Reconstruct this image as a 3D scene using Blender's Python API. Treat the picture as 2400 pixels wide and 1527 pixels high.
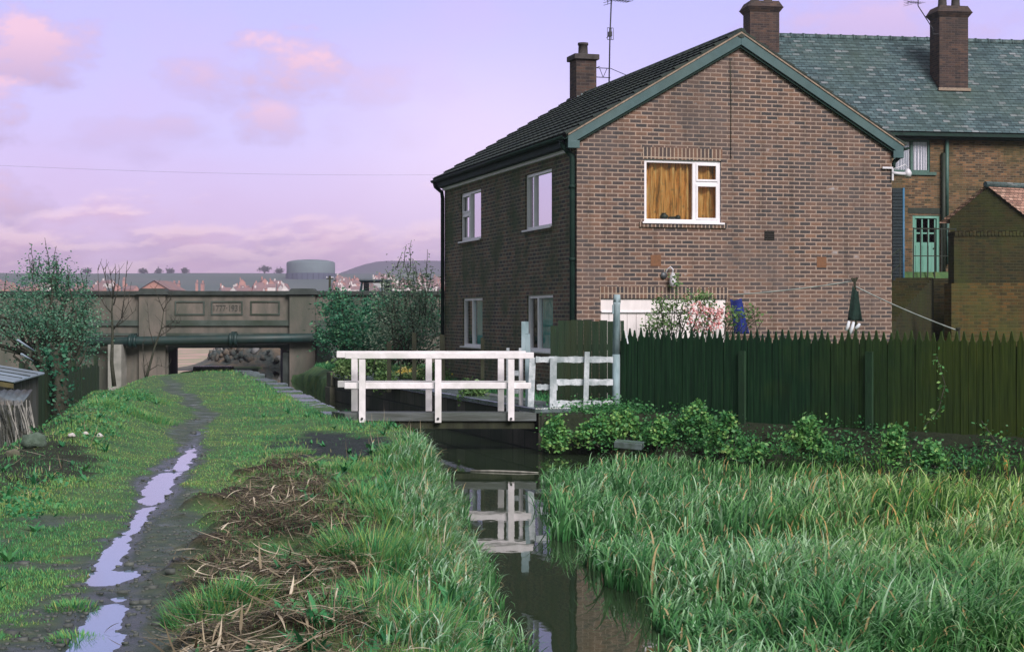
import bpy, math, random
import numpy as np
from mathutils import Vector

# ------------------------------------------------------------------ camera, sky, sun
for o in list(bpy.data.objects): bpy.data.objects.remove(o)
SC = bpy.context.scene
COL = SC.collection
random.seed(7)
RNG = np.random.default_rng(11)
F, CX, HY, EYE = 3800.0, 1200.0, 742.0, 1.6      # focal length and horizon of the 2400 px wide photograph

cam_d = bpy.data.cameras.new("camera")
cam = bpy.data.objects.new("camera", cam_d)
COL.objects.link(cam)
cam_d.sensor_width = 36.0
cam_d.lens = 36.0 * F / 2400.0
cam_d.shift_y = -(763.5 - HY) / 2400.0
cam_d.clip_end = 6000.0
cam.location = (0, 0, EYE)
cam.rotation_euler = (math.pi / 2, 0, 0)
SC.camera = cam

SUN_EL, SUN_AZ = math.radians(38), math.radians(153)      # azimuth measured clockwise from +Y: behind the camera, to its right
world = bpy.data.worlds.new("World")
SC.world = world
world.use_nodes = True
wn = world.node_tree
wn.nodes.clear()

def nd(nt, kind, **kw):
    n = nt.nodes.new(kind)
    for k, v in kw.items():
        if k.startswith("i_"):
            n.inputs[k[2:].replace("_", " ")].default_value = v
        else:
            setattr(n, k, v)
    return n

def ma(nt, op, a, b=None, c=None, clamp=False):
    n = nt.nodes.new("ShaderNodeMath"); n.operation = op; n.use_clamp = clamp
    for i, v in enumerate((a, b, c)):
        if v is None: continue
        if hasattr(v, "is_linked"): nt.links.new(v, n.inputs[i])
        else: n.inputs[i].default_value = v
    return n.outputs[0]

def mixc(nt, f, a, b, blend="MIX"):
    n = nt.nodes.new("ShaderNodeMix"); n.data_type = "RGBA"; n.blend_type = blend; n.clamp_factor = True
    for i, v in ((0, f), (6, a), (7, b)):
        if hasattr(v, "is_linked"): nt.links.new(v, n.inputs[i])
        elif i == 0: n.inputs[i].default_value = v
        else: n.inputs[i].default_value = (*v, 1) if len(v) == 3 else v
    return n.outputs[2]

def rampn(nt, fac, stops, interp="LINEAR"):
    n = nt.nodes.new("ShaderNodeValToRGB"); cr = n.color_ramp; cr.interpolation = interp
    while len(cr.elements) < len(stops): cr.elements.new(0.5)
    for e, (p, c) in zip(cr.elements, stops):
        e.position = p; e.color = (*c, 1) if len(c) == 3 else c
    nt.links.new(fac, n.inputs[0])
    return n.outputs[0]

def build_world():
    nt = wn
    tc = nd(nt, "ShaderNodeTexCoord")
    sp = nd(nt, "ShaderNodeSeparateXYZ"); nt.links.new(tc.outputs["Generated"], sp.inputs[0])
    x, y, z = sp.outputs
    yy = ma(nt, "MAXIMUM", y, 0.08)
    u = ma(nt, "DIVIDE", x, yy); v = ma(nt, "DIVIDE", z, yy)
    sky = nd(nt, "ShaderNodeTexSky", sky_type="NISHITA", sun_disc=False, sun_elevation=SUN_EL, sun_rotation=SUN_AZ)
    base = mixc(nt, 1.0, sky.outputs[0], (0.10, 0.10, 0.10), "MULTIPLY")
    # thin evening veil: lavender low down, bluer higher, neutral overhead
    veil = rampn(nt, ma(nt, "MAXIMUM", z, 0.0), [(0.0, (1.0, 0.68, 0.98)), (0.03, (0.86, 0.61, 0.92)), (0.06, (0.73, 0.54, 0.86)), (0.11, (0.60, 0.52, 0.90)),
                                                 (0.20, (0.46, 0.44, 0.86)), (0.42, (0.30, 0.32, 0.40)), (1.0, (0.24, 0.27, 0.28))])
    col = mixc(nt, 0.9, base, veil)
    cmb = nd(nt, "ShaderNodeCombineXYZ")
    nt.links.new(ma(nt, "MULTIPLY", u, 1.0), cmb.inputs[0]); nt.links.new(ma(nt, "MULTIPLY", v, 1.9), cmb.inputs[1])
    nz = nd(nt, "ShaderNodeTexNoise", noise_dimensions="2D", i_Scale=19.0, i_Detail=8.0, i_Roughness=0.6)
    nt.links.new(cmb.outputs[0], nz.inputs["Vector"])
    n2 = nd(nt, "ShaderNodeTexNoise", noise_dimensions="2D", i_Scale=6.0, i_Detail=5.0, i_Roughness=0.55)
    nt.links.new(cmb.outputs[0], n2.inputs["Vector"])
    nf = ma(nt, "SUBTRACT", nz.outputs[0], 0.5); nf2 = ma(nt, "SUBTRACT", n2.outputs[0], 0.5)
    total = None; shade = None
    # cumulus groups of the photograph, as directions
    for (px, py, rx, ry, s) in [(670, 165, 165, 110, 1.0), (640, 290, 95, 70, .8), (500, 190, 120, 75, .7), (880, 210, 105, 75, .5), (60, 110, 190, 115, 1.0),
                                (10, 265, 95, 85, 1.0), (20, 470, 95, 80, .9), (30, 470, 60, 60, .7),
                                (900, 300, 170, 60, .30), (300, 330, 220, 60, .35), (420, 300, 90, 45, .5), (1030, 215, 60, 40, .2), (2050, 60, 400, 80, .55)]:
        du = ma(nt, "DIVIDE", ma(nt, "SUBTRACT", u, (px - CX) / F), rx / F)
        dv = ma(nt, "DIVIDE", ma(nt, "SUBTRACT", v, (HY - py) / F), ry / F)
        r2 = ma(nt, "ADD", ma(nt, "MULTIPLY", du, du), ma(nt, "MULTIPLY", dv, dv))
        g = ma(nt, "ADD", ma(nt, "SUBTRACT", 1.0, r2), ma(nt, "MULTIPLY", nf, 3.9))
        g = ma(nt, "MULTIPLY", ma(nt, "MULTIPLY", g, .9, clamp=True), s)
        sh = ma(nt, "MULTIPLY", g, ma(nt, "MULTIPLY_ADD", dv, 0.5, 0.5, clamp=True))
        total = g if total is None else ma(nt, "MAXIMUM", total, g)
        shade = sh if shade is None else ma(nt, "MAXIMUM", shade, sh)
    wisps = ma(nt, "MULTIPLY", ma(nt, "ADD", nf2, 0.06, clamp=True), 1.6, clamp=True)
    col = mixc(nt, ma(nt, "MULTIPLY", wisps, 0.6), col, (0.62, 0.42, 0.68))
    ccol = mixc(nt, ma(nt, "MULTIPLY", shade, 1.5, clamp=True), (0.44, 0.345, 0.57), (0.76, 0.50, 0.63))
    col = mixc(nt, ma(nt, "MULTIPLY", total, 0.95), col, ccol)
    # flat bank of cloud low over the town, its upper edges catching the light
    def bank(off):
        cb = nd(nt, "ShaderNodeCombineXYZ"); nt.links.new(u, cb.inputs[0]); nt.links.new(ma(nt, "MULTIPLY_ADD", ma(nt, "ADD", v, off), 3.0, ma(nt, "MULTIPLY", u, -.18)), cb.inputs[1])
        n = nd(nt, "ShaderNodeTexNoise", noise_dimensions="2D", i_Scale=11.0, i_Detail=7.0, i_Roughness=0.55); nt.links.new(cb.outputs[0], n.inputs["Vector"])
        e = ma(nt, "SUBTRACT", .071, ma(nt, "ADD", v, off)); e = ma(nt, "MULTIPLY_ADD", e, 30.0, ma(nt, "MULTIPLY_ADD", n.outputs[0], 3.4, -1.7))
        return ma(nt, "ADD", e, ma(nt, "MULTIPLY_ADD", u, 1.1, .08))
    b0, b1 = bank(0.0), bank(.0036)
    dens = ma(nt, "MULTIPLY", b0, 1.3, clamp=True)
    lit = ma(nt, "MULTIPLY", ma(nt, "SUBTRACT", b0, b1), 3.4, clamp=True)
    lit = ma(nt, "MULTIPLY", lit, ma(nt, "SUBTRACT", 1.15, ma(nt, "MULTIPLY", b0, .55), clamp=True))
    bcol = mixc(nt, lit, mixc(nt, ma(nt, "MULTIPLY_ADD", nf, 2.2, .5, clamp=True), (0.55, 0.385, 0.60), (0.76, 0.48, 0.66)), (0.98, 0.72, 0.80))
    col = mixc(nt, ma(nt, "MULTIPLY", dens, .95), col, bcol)
    # brighter air low down toward the house
    du = ma(nt, "DIVIDE", ma(nt, "SUBTRACT", u, (1150 - CX) / F), 330 / F)
    dv = ma(nt, "DIVIDE", ma(nt, "SUBTRACT", v, (HY - 400) / F), 230 / F)
    r2 = ma(nt, "ADD", ma(nt, "MULTIPLY", du, du), ma(nt, "MULTIPLY", dv, dv))
    glow = ma(nt, "POWER", 2.718, ma(nt, "MULTIPLY", r2, -1.0))
    col = mixc(nt, ma(nt, "MULTIPLY", glow, 0.6), col, (0.86, 0.72, 0.92))
    front = ma(nt, "MULTIPLY", ma(nt, "MULTIPLY_ADD", y, 6.0, -0.3, clamp=True), ma(nt, "MULTIPLY_ADD", ma(nt, "ABSOLUTE", u), -1.5, 2.4, clamp=True))
    plain = mixc(nt, 0.9, base, rampn(nt, ma(nt, "MAXIMUM", z, 0.0), [(0.0, (0.20, 0.22, 0.22)), (0.3, (0.22, 0.25, 0.25)), (1.0, (0.24, 0.27, 0.28))]))
    col = mixc(nt, front, plain, col)
    bg = nd(nt, "ShaderNodeBackground"); bg.inputs["Strength"].default_value = 1.0
    nt.links.new(col, bg.inputs["Color"])
    out = nd(nt, "ShaderNodeOutputWorld"); nt.links.new(bg.outputs[0], out.inputs["Surface"])
build_world()

sun_d = bpy.data.lights.new("sun", "SUN")
sun_d.energy = 3.3
sun_d.angle = math.radians(28)
sun_d.color = (1.0, 0.92, 0.90)
sun = bpy.data.objects.new("sun", sun_d)
COL.objects.link(sun)
_to = Vector((math.sin(SUN_AZ) * math.cos(SUN_EL), math.cos(SUN_AZ) * math.cos(SUN_EL), math.sin(SUN_EL)))
sun.rotation_euler = (-_to).to_track_quat("-Z", "Y").to_euler()
sun.location = _to * 60

SC.view_settings.view_transform = "Standard"
SC.view_settings.look = "None"
SC.view_settings.exposure = 0.48
SC.view_settings.gamma = 1.0
SC.render.engine = "CYCLES"
SC.cycles.use_denoising = True
SC.cycles.max_bounces = 6
SC.cycles.transparent_max_bounces = 12
SC.cycles.volume_bounces = 0

# ------------------------------------------------------------------ helpers
def at(px, py, Y):
    """World point of a photograph pixel (2400 px frame) at distance Y."""
    return Vector(((px - CX) / F * Y, Y, EYE - (py - HY) / F * Y))

def tag(o, label=None, cat=None, group=None, kind=None):
    if label: o["label"] = label
    if cat: o["category"] = cat
    if group: o["group"] = group
    if kind: o["kind"] = kind
    return o

def empty(name, loc, rz=0.0, label=None, cat=None, group=None):
    o = bpy.data.objects.new(name, None); COL.objects.link(o)
    o.location = loc; o.rotation_euler = (0, 0, rz)
    return tag(o, label, cat, group)

def copy_tree(o, parent=None):
    c = o.copy(); COL.objects.link(c); c.parent = parent
    for ch in list(o.children): copy_tree(ch, c)
    return c

class MB:
    """Collects faces in local metres; build() links them as one mesh with metre UVs."""
    def __init__(s): s.v, s.f, s.m, s.sm = [], [], [], []
    def face(s, pts, mi=0, smooth=False):
        k = len(s.v); s.v += [tuple(p) for p in pts]; s.f.append(tuple(range(k, k + len(pts)))); s.m.append(mi); s.sm.append(smooth); return s
    def box(s, x0, x1, y0, y1, z0, z1, mi=0):
        return s.hexa([(x0, y0, z0), (x1, y0, z0), (x1, y1, z0), (x0, y1, z0), (x0, y0, z1), (x1, y0, z1), (x1, y1, z1), (x0, y1, z1)], mi)
    def hexa(s, p, mi=0, T=None):
        p = [Vector(T(*q)) if T else Vector(q) for q in p]
        c = sum(p, Vector()) / 8
        for q in ((0, 3, 2, 1), (4, 5, 6, 7), (0, 1, 5, 4), (1, 2, 6, 5), (2, 3, 7, 6), (3, 0, 4, 7)):
            pts = [p[i] for i in q]
            n = (pts[1] - pts[0]).cross(pts[2] - pts[0])
            if n.dot(sum(pts, Vector()) / 4 - c) < 0: pts.reverse()
            s.face(pts, mi)
        return s
    def tbox(s, T, u0, u1, d0, d1, v0, v1, mi=0):
        return s.hexa([(u0, d0, v0), (u1, d0, v0), (u1, d1, v0), (u0, d1, v0), (u0, d0, v1), (u1, d0, v1), (u1, d1, v1), (u0, d1, v1)], mi, T)
    def bar(s, a, b, w, h=None, mi=0):
        """Square bar from a to b."""
        a, b = Vector(a), Vector(b); d = (b - a).normalized(); h = h or w
        up = Vector((0, 0, 1)) if abs(d.z) < 0.95 else Vector((0, 1, 0))
        sx = d.cross(up).normalized() * (w / 2); sy = sx.cross(d).normalized() * (h / 2)
        return s.hexa([a - sx - sy, a + sx - sy, a + sx + sy, a - sx + sy, b - sx - sy, b + sx - sy, b + sx + sy, b - sx + sy], mi)
    def tube(s, pts, rad, n=8, mi=0, caps=True):
        pts = [Vector(p) for p in pts]
        rad = [rad] * len(pts) if not hasattr(rad, "__len__") else rad
        rings = []; side = None
        for i, p in enumerate(pts):
            d = (pts[min(i + 1, len(pts) - 1)] - pts[max(i - 1, 0)]).normalized()
            if side is None:
                side = d.cross(Vector((0, 0, 1)) if abs(d.z) < 0.9 else Vector((1, 0, 0))).normalized()
            side = (side - d * side.dot(d)).normalized(); o = d.cross(side)
            rings.append([p + (side * math.cos(2 * math.pi * k / n) + o * math.sin(2 * math.pi * k / n)) * rad[i] for k in range(n)])
        for a, b in zip(rings, rings[1:]):
            for k in range(n):
                s.face([a[k], a[(k + 1) % n], b[(k + 1) % n], b[k]], mi, True)
        if caps:
            s.face(list(reversed(rings[0])), mi); s.face(rings[-1], mi)
        return s
    def lathe(s, c, prof, n=16, mi=0):
        """prof: (radius, z) pairs, round c's vertical."""
        c = Vector(c)
        R = [[c + Vector((r * math.cos(2 * math.pi * k / n), r * math.sin(2 * math.pi * k / n), z)) for k in range(n)] for r, z in prof]
        for a, b in zip(R, R[1:]):
            for k in range(n): s.face([a[k], a[(k + 1) % n], b[(k + 1) % n], b[k]], mi, True)
        return s
    def build(s, name, mats, parent=None, bevel=0.0, weld=False, loc=None):
        me = bpy.data.meshes.new(name)
        me.from_pydata(s.v, [], s.f)
        for m in (mats if isinstance(mats, (list, tuple)) else [mats]): me.materials.append(m)
        uv = me.uv_layers.new(name="UVMap")
        dat = np.zeros(len(me.loops) * 2, dtype=np.float32)
        for p, mi, sm in zip(me.polygons, s.m, s.sm):
            p.material_index = mi; p.use_smooth = sm
            n = p.normal
            if abs(n.z) > 0.97 or n.length < 1e-6: t, b = Vector((1, 0, 0)), Vector((0, 1, 0))
            else:
                t = Vector((-n.y, n.x, 0)).normalized(); b = n.cross(t)
            for li in p.loop_indices:
                co = me.vertices[me.loops[li].vertex_index].co
                dat[2 * li] = co.dot(t); dat[2 * li + 1] = co.dot(b)
        uv.data.foreach_set("uv", dat)
        o = bpy.data.objects.new(name, me); COL.objects.link(o)
        if parent: o.parent = parent
        if loc: o.location = loc
        if bevel or any(s.sm):
            w = o.modifiers.new("weld", "WELD"); w.merge_threshold = 0.0005
        if bevel:
            b = o.modifiers.new("bevel", "BEVEL"); b.width = bevel; b.segments = 2; b.limit_method = "ANGLE"; b.harden_normals = False
        return o

def np_mesh(name, V, Q, mat, parent=None, rnd=None, smooth=False, attrs=None):
    """Fast mesh from numpy: V (n,3), Q (m,4) quads."""
    me = bpy.data.meshes.new(name)
    nv, nf = len(V), len(Q)
    me.vertices.add(nv); me.vertices.foreach_set("co", np.ascontiguousarray(V, dtype=np.float32).ravel())
    me.loops.add(nf * 4); me.loops.foreach_set("vertex_index", np.ascontiguousarray(Q, dtype=np.int32).ravel())
    me.polygons.add(nf)
    me.polygons.foreach_set("loop_start", np.arange(0, nf * 4, 4, dtype=np.int32))
    if smooth: me.polygons.foreach_set("use_smooth", np.ones(nf, dtype=bool))
    if rnd is not None:
        a = me.attributes.new("rnd", "FLOAT", "POINT"); a.data.foreach_set("value", np.ascontiguousarray(rnd, dtype=np.float32))
    for k, arr in (attrs or {}).items():
        a = me.attributes.new(k, "FLOAT", "POINT"); a.data.foreach_set("value", np.ascontiguousarray(arr, dtype=np.float32))
    me.update(calc_edges=True)
    me.materials.append(mat)
    o = bpy.data.objects.new(name, me); COL.objects.link(o)
    if parent: o.parent = parent
    return o

def sstep(a, b, x):
    t = np.clip((x - a) / (b - a), 0, 1); return t * t * (3 - 2 * t)

_LAT = np.random.default_rng(5).random((256, 256))
def vnoise(x, y, s):
    """2-D value noise, 0..1, of feature size s."""
    x = np.asarray(x, float) / s + 1000; y = np.asarray(y, float) / s + 1000
    xi = np.floor(x).astype(int); yi = np.floor(y).astype(int); fx = x - xi; fy = y - yi
    fx = fx * fx * (3 - 2 * fx); fy = fy * fy * (3 - 2 * fy)
    a = _LAT[xi % 256, yi % 256]; b = _LAT[(xi + 1) % 256, yi % 256]; c = _LAT[xi % 256, (yi + 1) % 256]; d = _LAT[(xi + 1) % 256, (yi + 1) % 256]
    return (a * (1 - fx) + b * fx) * (1 - fy) + (c * (1 - fx) + d * fx) * fy
def fbm(x, y, s, n=3):
    t = 0; w = 0.5; tot = 0
    for i in range(n):
        t = t + w * vnoise(np.asarray(x) + 17.3 * i, np.asarray(y) - 9.1 * i, s); tot += w; s /= 2.1; w *= 0.55
    return t / tot

# ------------------------------------------------------------------ materials
def newmat(name):
    m = bpy.data.materials.new(name); m.use_nodes = True
    nt = m.node_tree
    return m, nt, nt.nodes["Principled BSDF"]

def surf(name, c1, c2=None, rough=0.7, scale=6.0, detail=5.0, bump=0.0, bscale=None, metal=0.0, spec=0.4, c3=None, stretch=None, coords="Object", lo=0.38, hi=0.64):
    """Noise-mottled surface from c1 to c2 (and a third colour for larger stains c3)."""
    m, nt, b = newmat(name)
    tc = nd(nt, "ShaderNodeTexCoord")
    mp = nd(nt, "ShaderNodeMapping"); nt.links.new(tc.outputs[coords], mp.inputs[0])
    if stretch: mp.inputs["Scale"].default_value = stretch
    nz = nd(nt, "ShaderNodeTexNoise", i_Scale=scale, i_Detail=detail, i_Roughness=0.62)
    nt.links.new(mp.outputs[0], nz.inputs["Vector"])
    c2 = c2 or tuple(min(1, x * 0.72) for x in c1)
    col = rampn(nt, nz.outputs[0], [(lo, c1), (hi, c2)])
    if c3:
        n3 = nd(nt, "ShaderNodeTexNoise", i_Scale=scale * 0.22, i_Detail=4.0, i_Roughness=0.6)
        nt.links.new(mp.outputs[0], n3.inputs["Vector"])
        col = mixc(nt, ma(nt, "MULTIPLY_ADD", n3.outputs[0], 4.0, -1.75, clamp=True), col, c3)
    nt.links.new(col, b.inputs["Base Color"])
    b.inputs["Roughness"].default_value = rough; b.inputs["Metallic"].default_value = metal
    b.inputs["Specular IOR Level"].default_value = spec
    if bump:
        nb = nd(nt, "ShaderNodeTexNoise", i_Scale=bscale or scale * 4, i_Detail=4.0)
        nt.links.new(mp.outputs[0], nb.inputs["Vector"])
        bp = nd(nt, "ShaderNodeBump", i_Strength=bump, i_Distance=0.02)
        nt.links.new(nb.outputs[0], bp.inputs["Height"]); nt.links.new(bp.outputs[0], b.inputs["Normal"])
    return m

def brick(name, stops, mortar, bw=0.225, rh=0.075, ms=0.011, swap=False, rough=0.85, stain=None, stain_amt=0.5, bump=0.5, spots=None, offset=0.5, squash=None, stain_scale=0.6):
    m, nt, b = newmat(name)
    tc = nd(nt, "ShaderNodeTexCoord")
    vec = tc.outputs["UV"]
    if swap:
        sp = nd(nt, "ShaderNodeSeparateXYZ"); nt.links.new(vec, sp.inputs[0])
        cb = nd(nt, "ShaderNodeCombineXYZ"); nt.links.new(sp.outputs[1], cb.inputs[0]); nt.links.new(sp.outputs[0], cb.inputs[1]); vec = cb.outputs[0]
    wob = nd(nt, "ShaderNodeTexNoise", i_Scale=9.0, i_Detail=2.0); nt.links.new(vec, wob.inputs["Vector"])
    wv = nd(nt, "ShaderNodeVectorMath", operation="MULTIPLY_ADD"); wv.inputs[1].default_value = (0.012, 0.008, 0)
    nt.links.new(wob.outputs["Color"], wv.inputs[0]); nt.links.new(vec, wv.inputs[2]); vec2 = wv.outputs[0]
    bt = nd(nt, "ShaderNodeTexBrick"); bt.offset = offset
    if squash: bt.squash, bt.squash_frequency = squash
    for k, v in (("Color1", (0, 0, 0, 1)), ("Color2", (1, 1, 1, 1)), ("Mortar", (0.5, 0.5, 0.5, 1)), ("Scale", 1.0), ("Mortar Size", ms), ("Mortar Smooth", 0.25), ("Bias", 0.0), ("Brick Width", bw), ("Row Height", rh)):
        bt.inputs[k].default_value = v
    nt.links.new(vec2, bt.inputs["Vector"])
    tint = rampn(nt, bt.outputs["Color"], stops)
    fine = nd(nt, "ShaderNodeTexNoise", i_Scale=34.0, i_Detail=5.0, i_Roughness=0.7); nt.links.new(vec, fine.inputs["Vector"])
    tint = mixc(nt, 0.55, tint, rampn(nt, fine.outputs[0], [(0.3, (0.45, 0.45, 0.45)), (0.7, (1.3, 1.3, 1.3))]), "MULTIPLY")
    if spots:
        bs = nd(nt, "ShaderNodeTexNoise", i_Scale=2.7, i_Detail=3.0); nt.links.new(vec, bs.inputs["Vector"])
        f = ma(nt, "MULTIPLY", ma(nt, "GREATER_THAN", bt.outputs["Color"], 0.955), ma(nt, "MULTIPLY_ADD", bs.outputs[0], 8.0, -4.7, clamp=True))
        tint = mixc(nt, f, tint, spots)
    mo = mixc(nt, 0.5, mortar, rampn(nt, fine.outputs[0], [(0.3, (0.55, 0.55, 0.55)), (0.7, (1.15, 1.15, 1.15))]), "MULTIPLY")
    col = mixc(nt, bt.outputs["Fac"], tint, mo)
    if stain:
        sn = nd(nt, "ShaderNodeTexNoise", i_Scale=stain_scale, i_Detail=6.0, i_Roughness=0.65); nt.links.new(vec, sn.inputs["Vector"])
        col = mixc(nt, ma(nt, "MULTIPLY", ma(nt, "MULTIPLY_ADD", sn.outputs[0], 5.0, -2.2, clamp=True), stain_amt), col, stain)
    sv = nd(nt, "ShaderNodeMapping"); sv.inputs["Scale"].default_value = (3.2, .28, 1); nt.links.new(vec, sv.inputs[0])
    sk = nd(nt, "ShaderNodeTexNoise", i_Scale=1.6, i_Detail=6.0, i_Roughness=0.65); nt.links.new(sv.outputs[0], sk.inputs["Vector"])
    col = mixc(nt, 0.8, col, rampn(nt, sk.outputs[0], [(.30, (.62, .62, .60)), (.48, (1, 1, 1)), (.70, (1.22, 1.18, 1.16))]), "MULTIPLY")
    nt.links.new(col, b.inputs["Base Color"]); b.inputs["Roughness"].default_value = rough; b.inputs["Specular IOR Level"].default_value = 0.3
    h = ma(nt, "ADD", ma(nt, "MULTIPLY", bt.outputs["Fac"], -1.0), ma(nt, "MULTIPLY", fine.outputs[0], 0.5))
    bp = nd(nt, "ShaderNodeBump", i_Strength=bump, i_Distance=0.01); nt.links.new(h, bp.inputs["Height"]); nt.links.new(bp.outputs[0], b.inputs["Normal"])
    return m

def leafm(name, stops, rough=0.5, spec=0.35, trans=0.25):
    m, nt, b = newmat(name)
    a = nd(nt, "ShaderNodeAttribute", attribute_name="rnd")
    col = rampn(nt, a.outputs["Fac"], stops)
    nt.links.new(col, b.inputs["Base Color"]); b.inputs["Roughness"].default_value = rough; b.inputs["Specular IOR Level"].default_value = spec
    if trans:
        tr = nd(nt, "ShaderNodeBsdfTranslucent"); nt.links.new(col, tr.inputs["Color"])
        mx = nd(nt, "ShaderNodeMixShader"); mx.inputs[0].default_value = trans
        nt.links.new(b.outputs[0], mx.inputs[1]); nt.links.new(tr.outputs[0], mx.inputs[2])
        nt.links.new(mx.outputs[0], nt.nodes["Material Output"].inputs["Surface"])
    return m

def glassm(name, tint=(0.9, 0.95, 0.95), refl=1.0):
    m, nt, b = newmat(name); nt.nodes.remove(b)
    tr = nd(nt, "ShaderNodeBsdfTransparent"); tr.inputs[0].default_value = (*tint, 1)
    gl = nd(nt, "ShaderNodeBsdfGlossy"); gl.inputs["Roughness"].default_value = 0.015
    fr = nd(nt, "ShaderNodeFresnel"); fr.inputs[0].default_value = 1.6
    mx = nd(nt, "ShaderNodeMixShader"); nt.links.new(ma(nt, "MULTIPLY", fr.outputs[0], refl, clamp=True), mx.inputs[0])
    nt.links.new(tr.outputs[0], mx.inputs[1]); nt.links.new(gl.outputs[0], mx.inputs[2])
    nt.links.new(mx.outputs[0], nt.nodes["Material Output"].inputs["Surface"])
    return m

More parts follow.
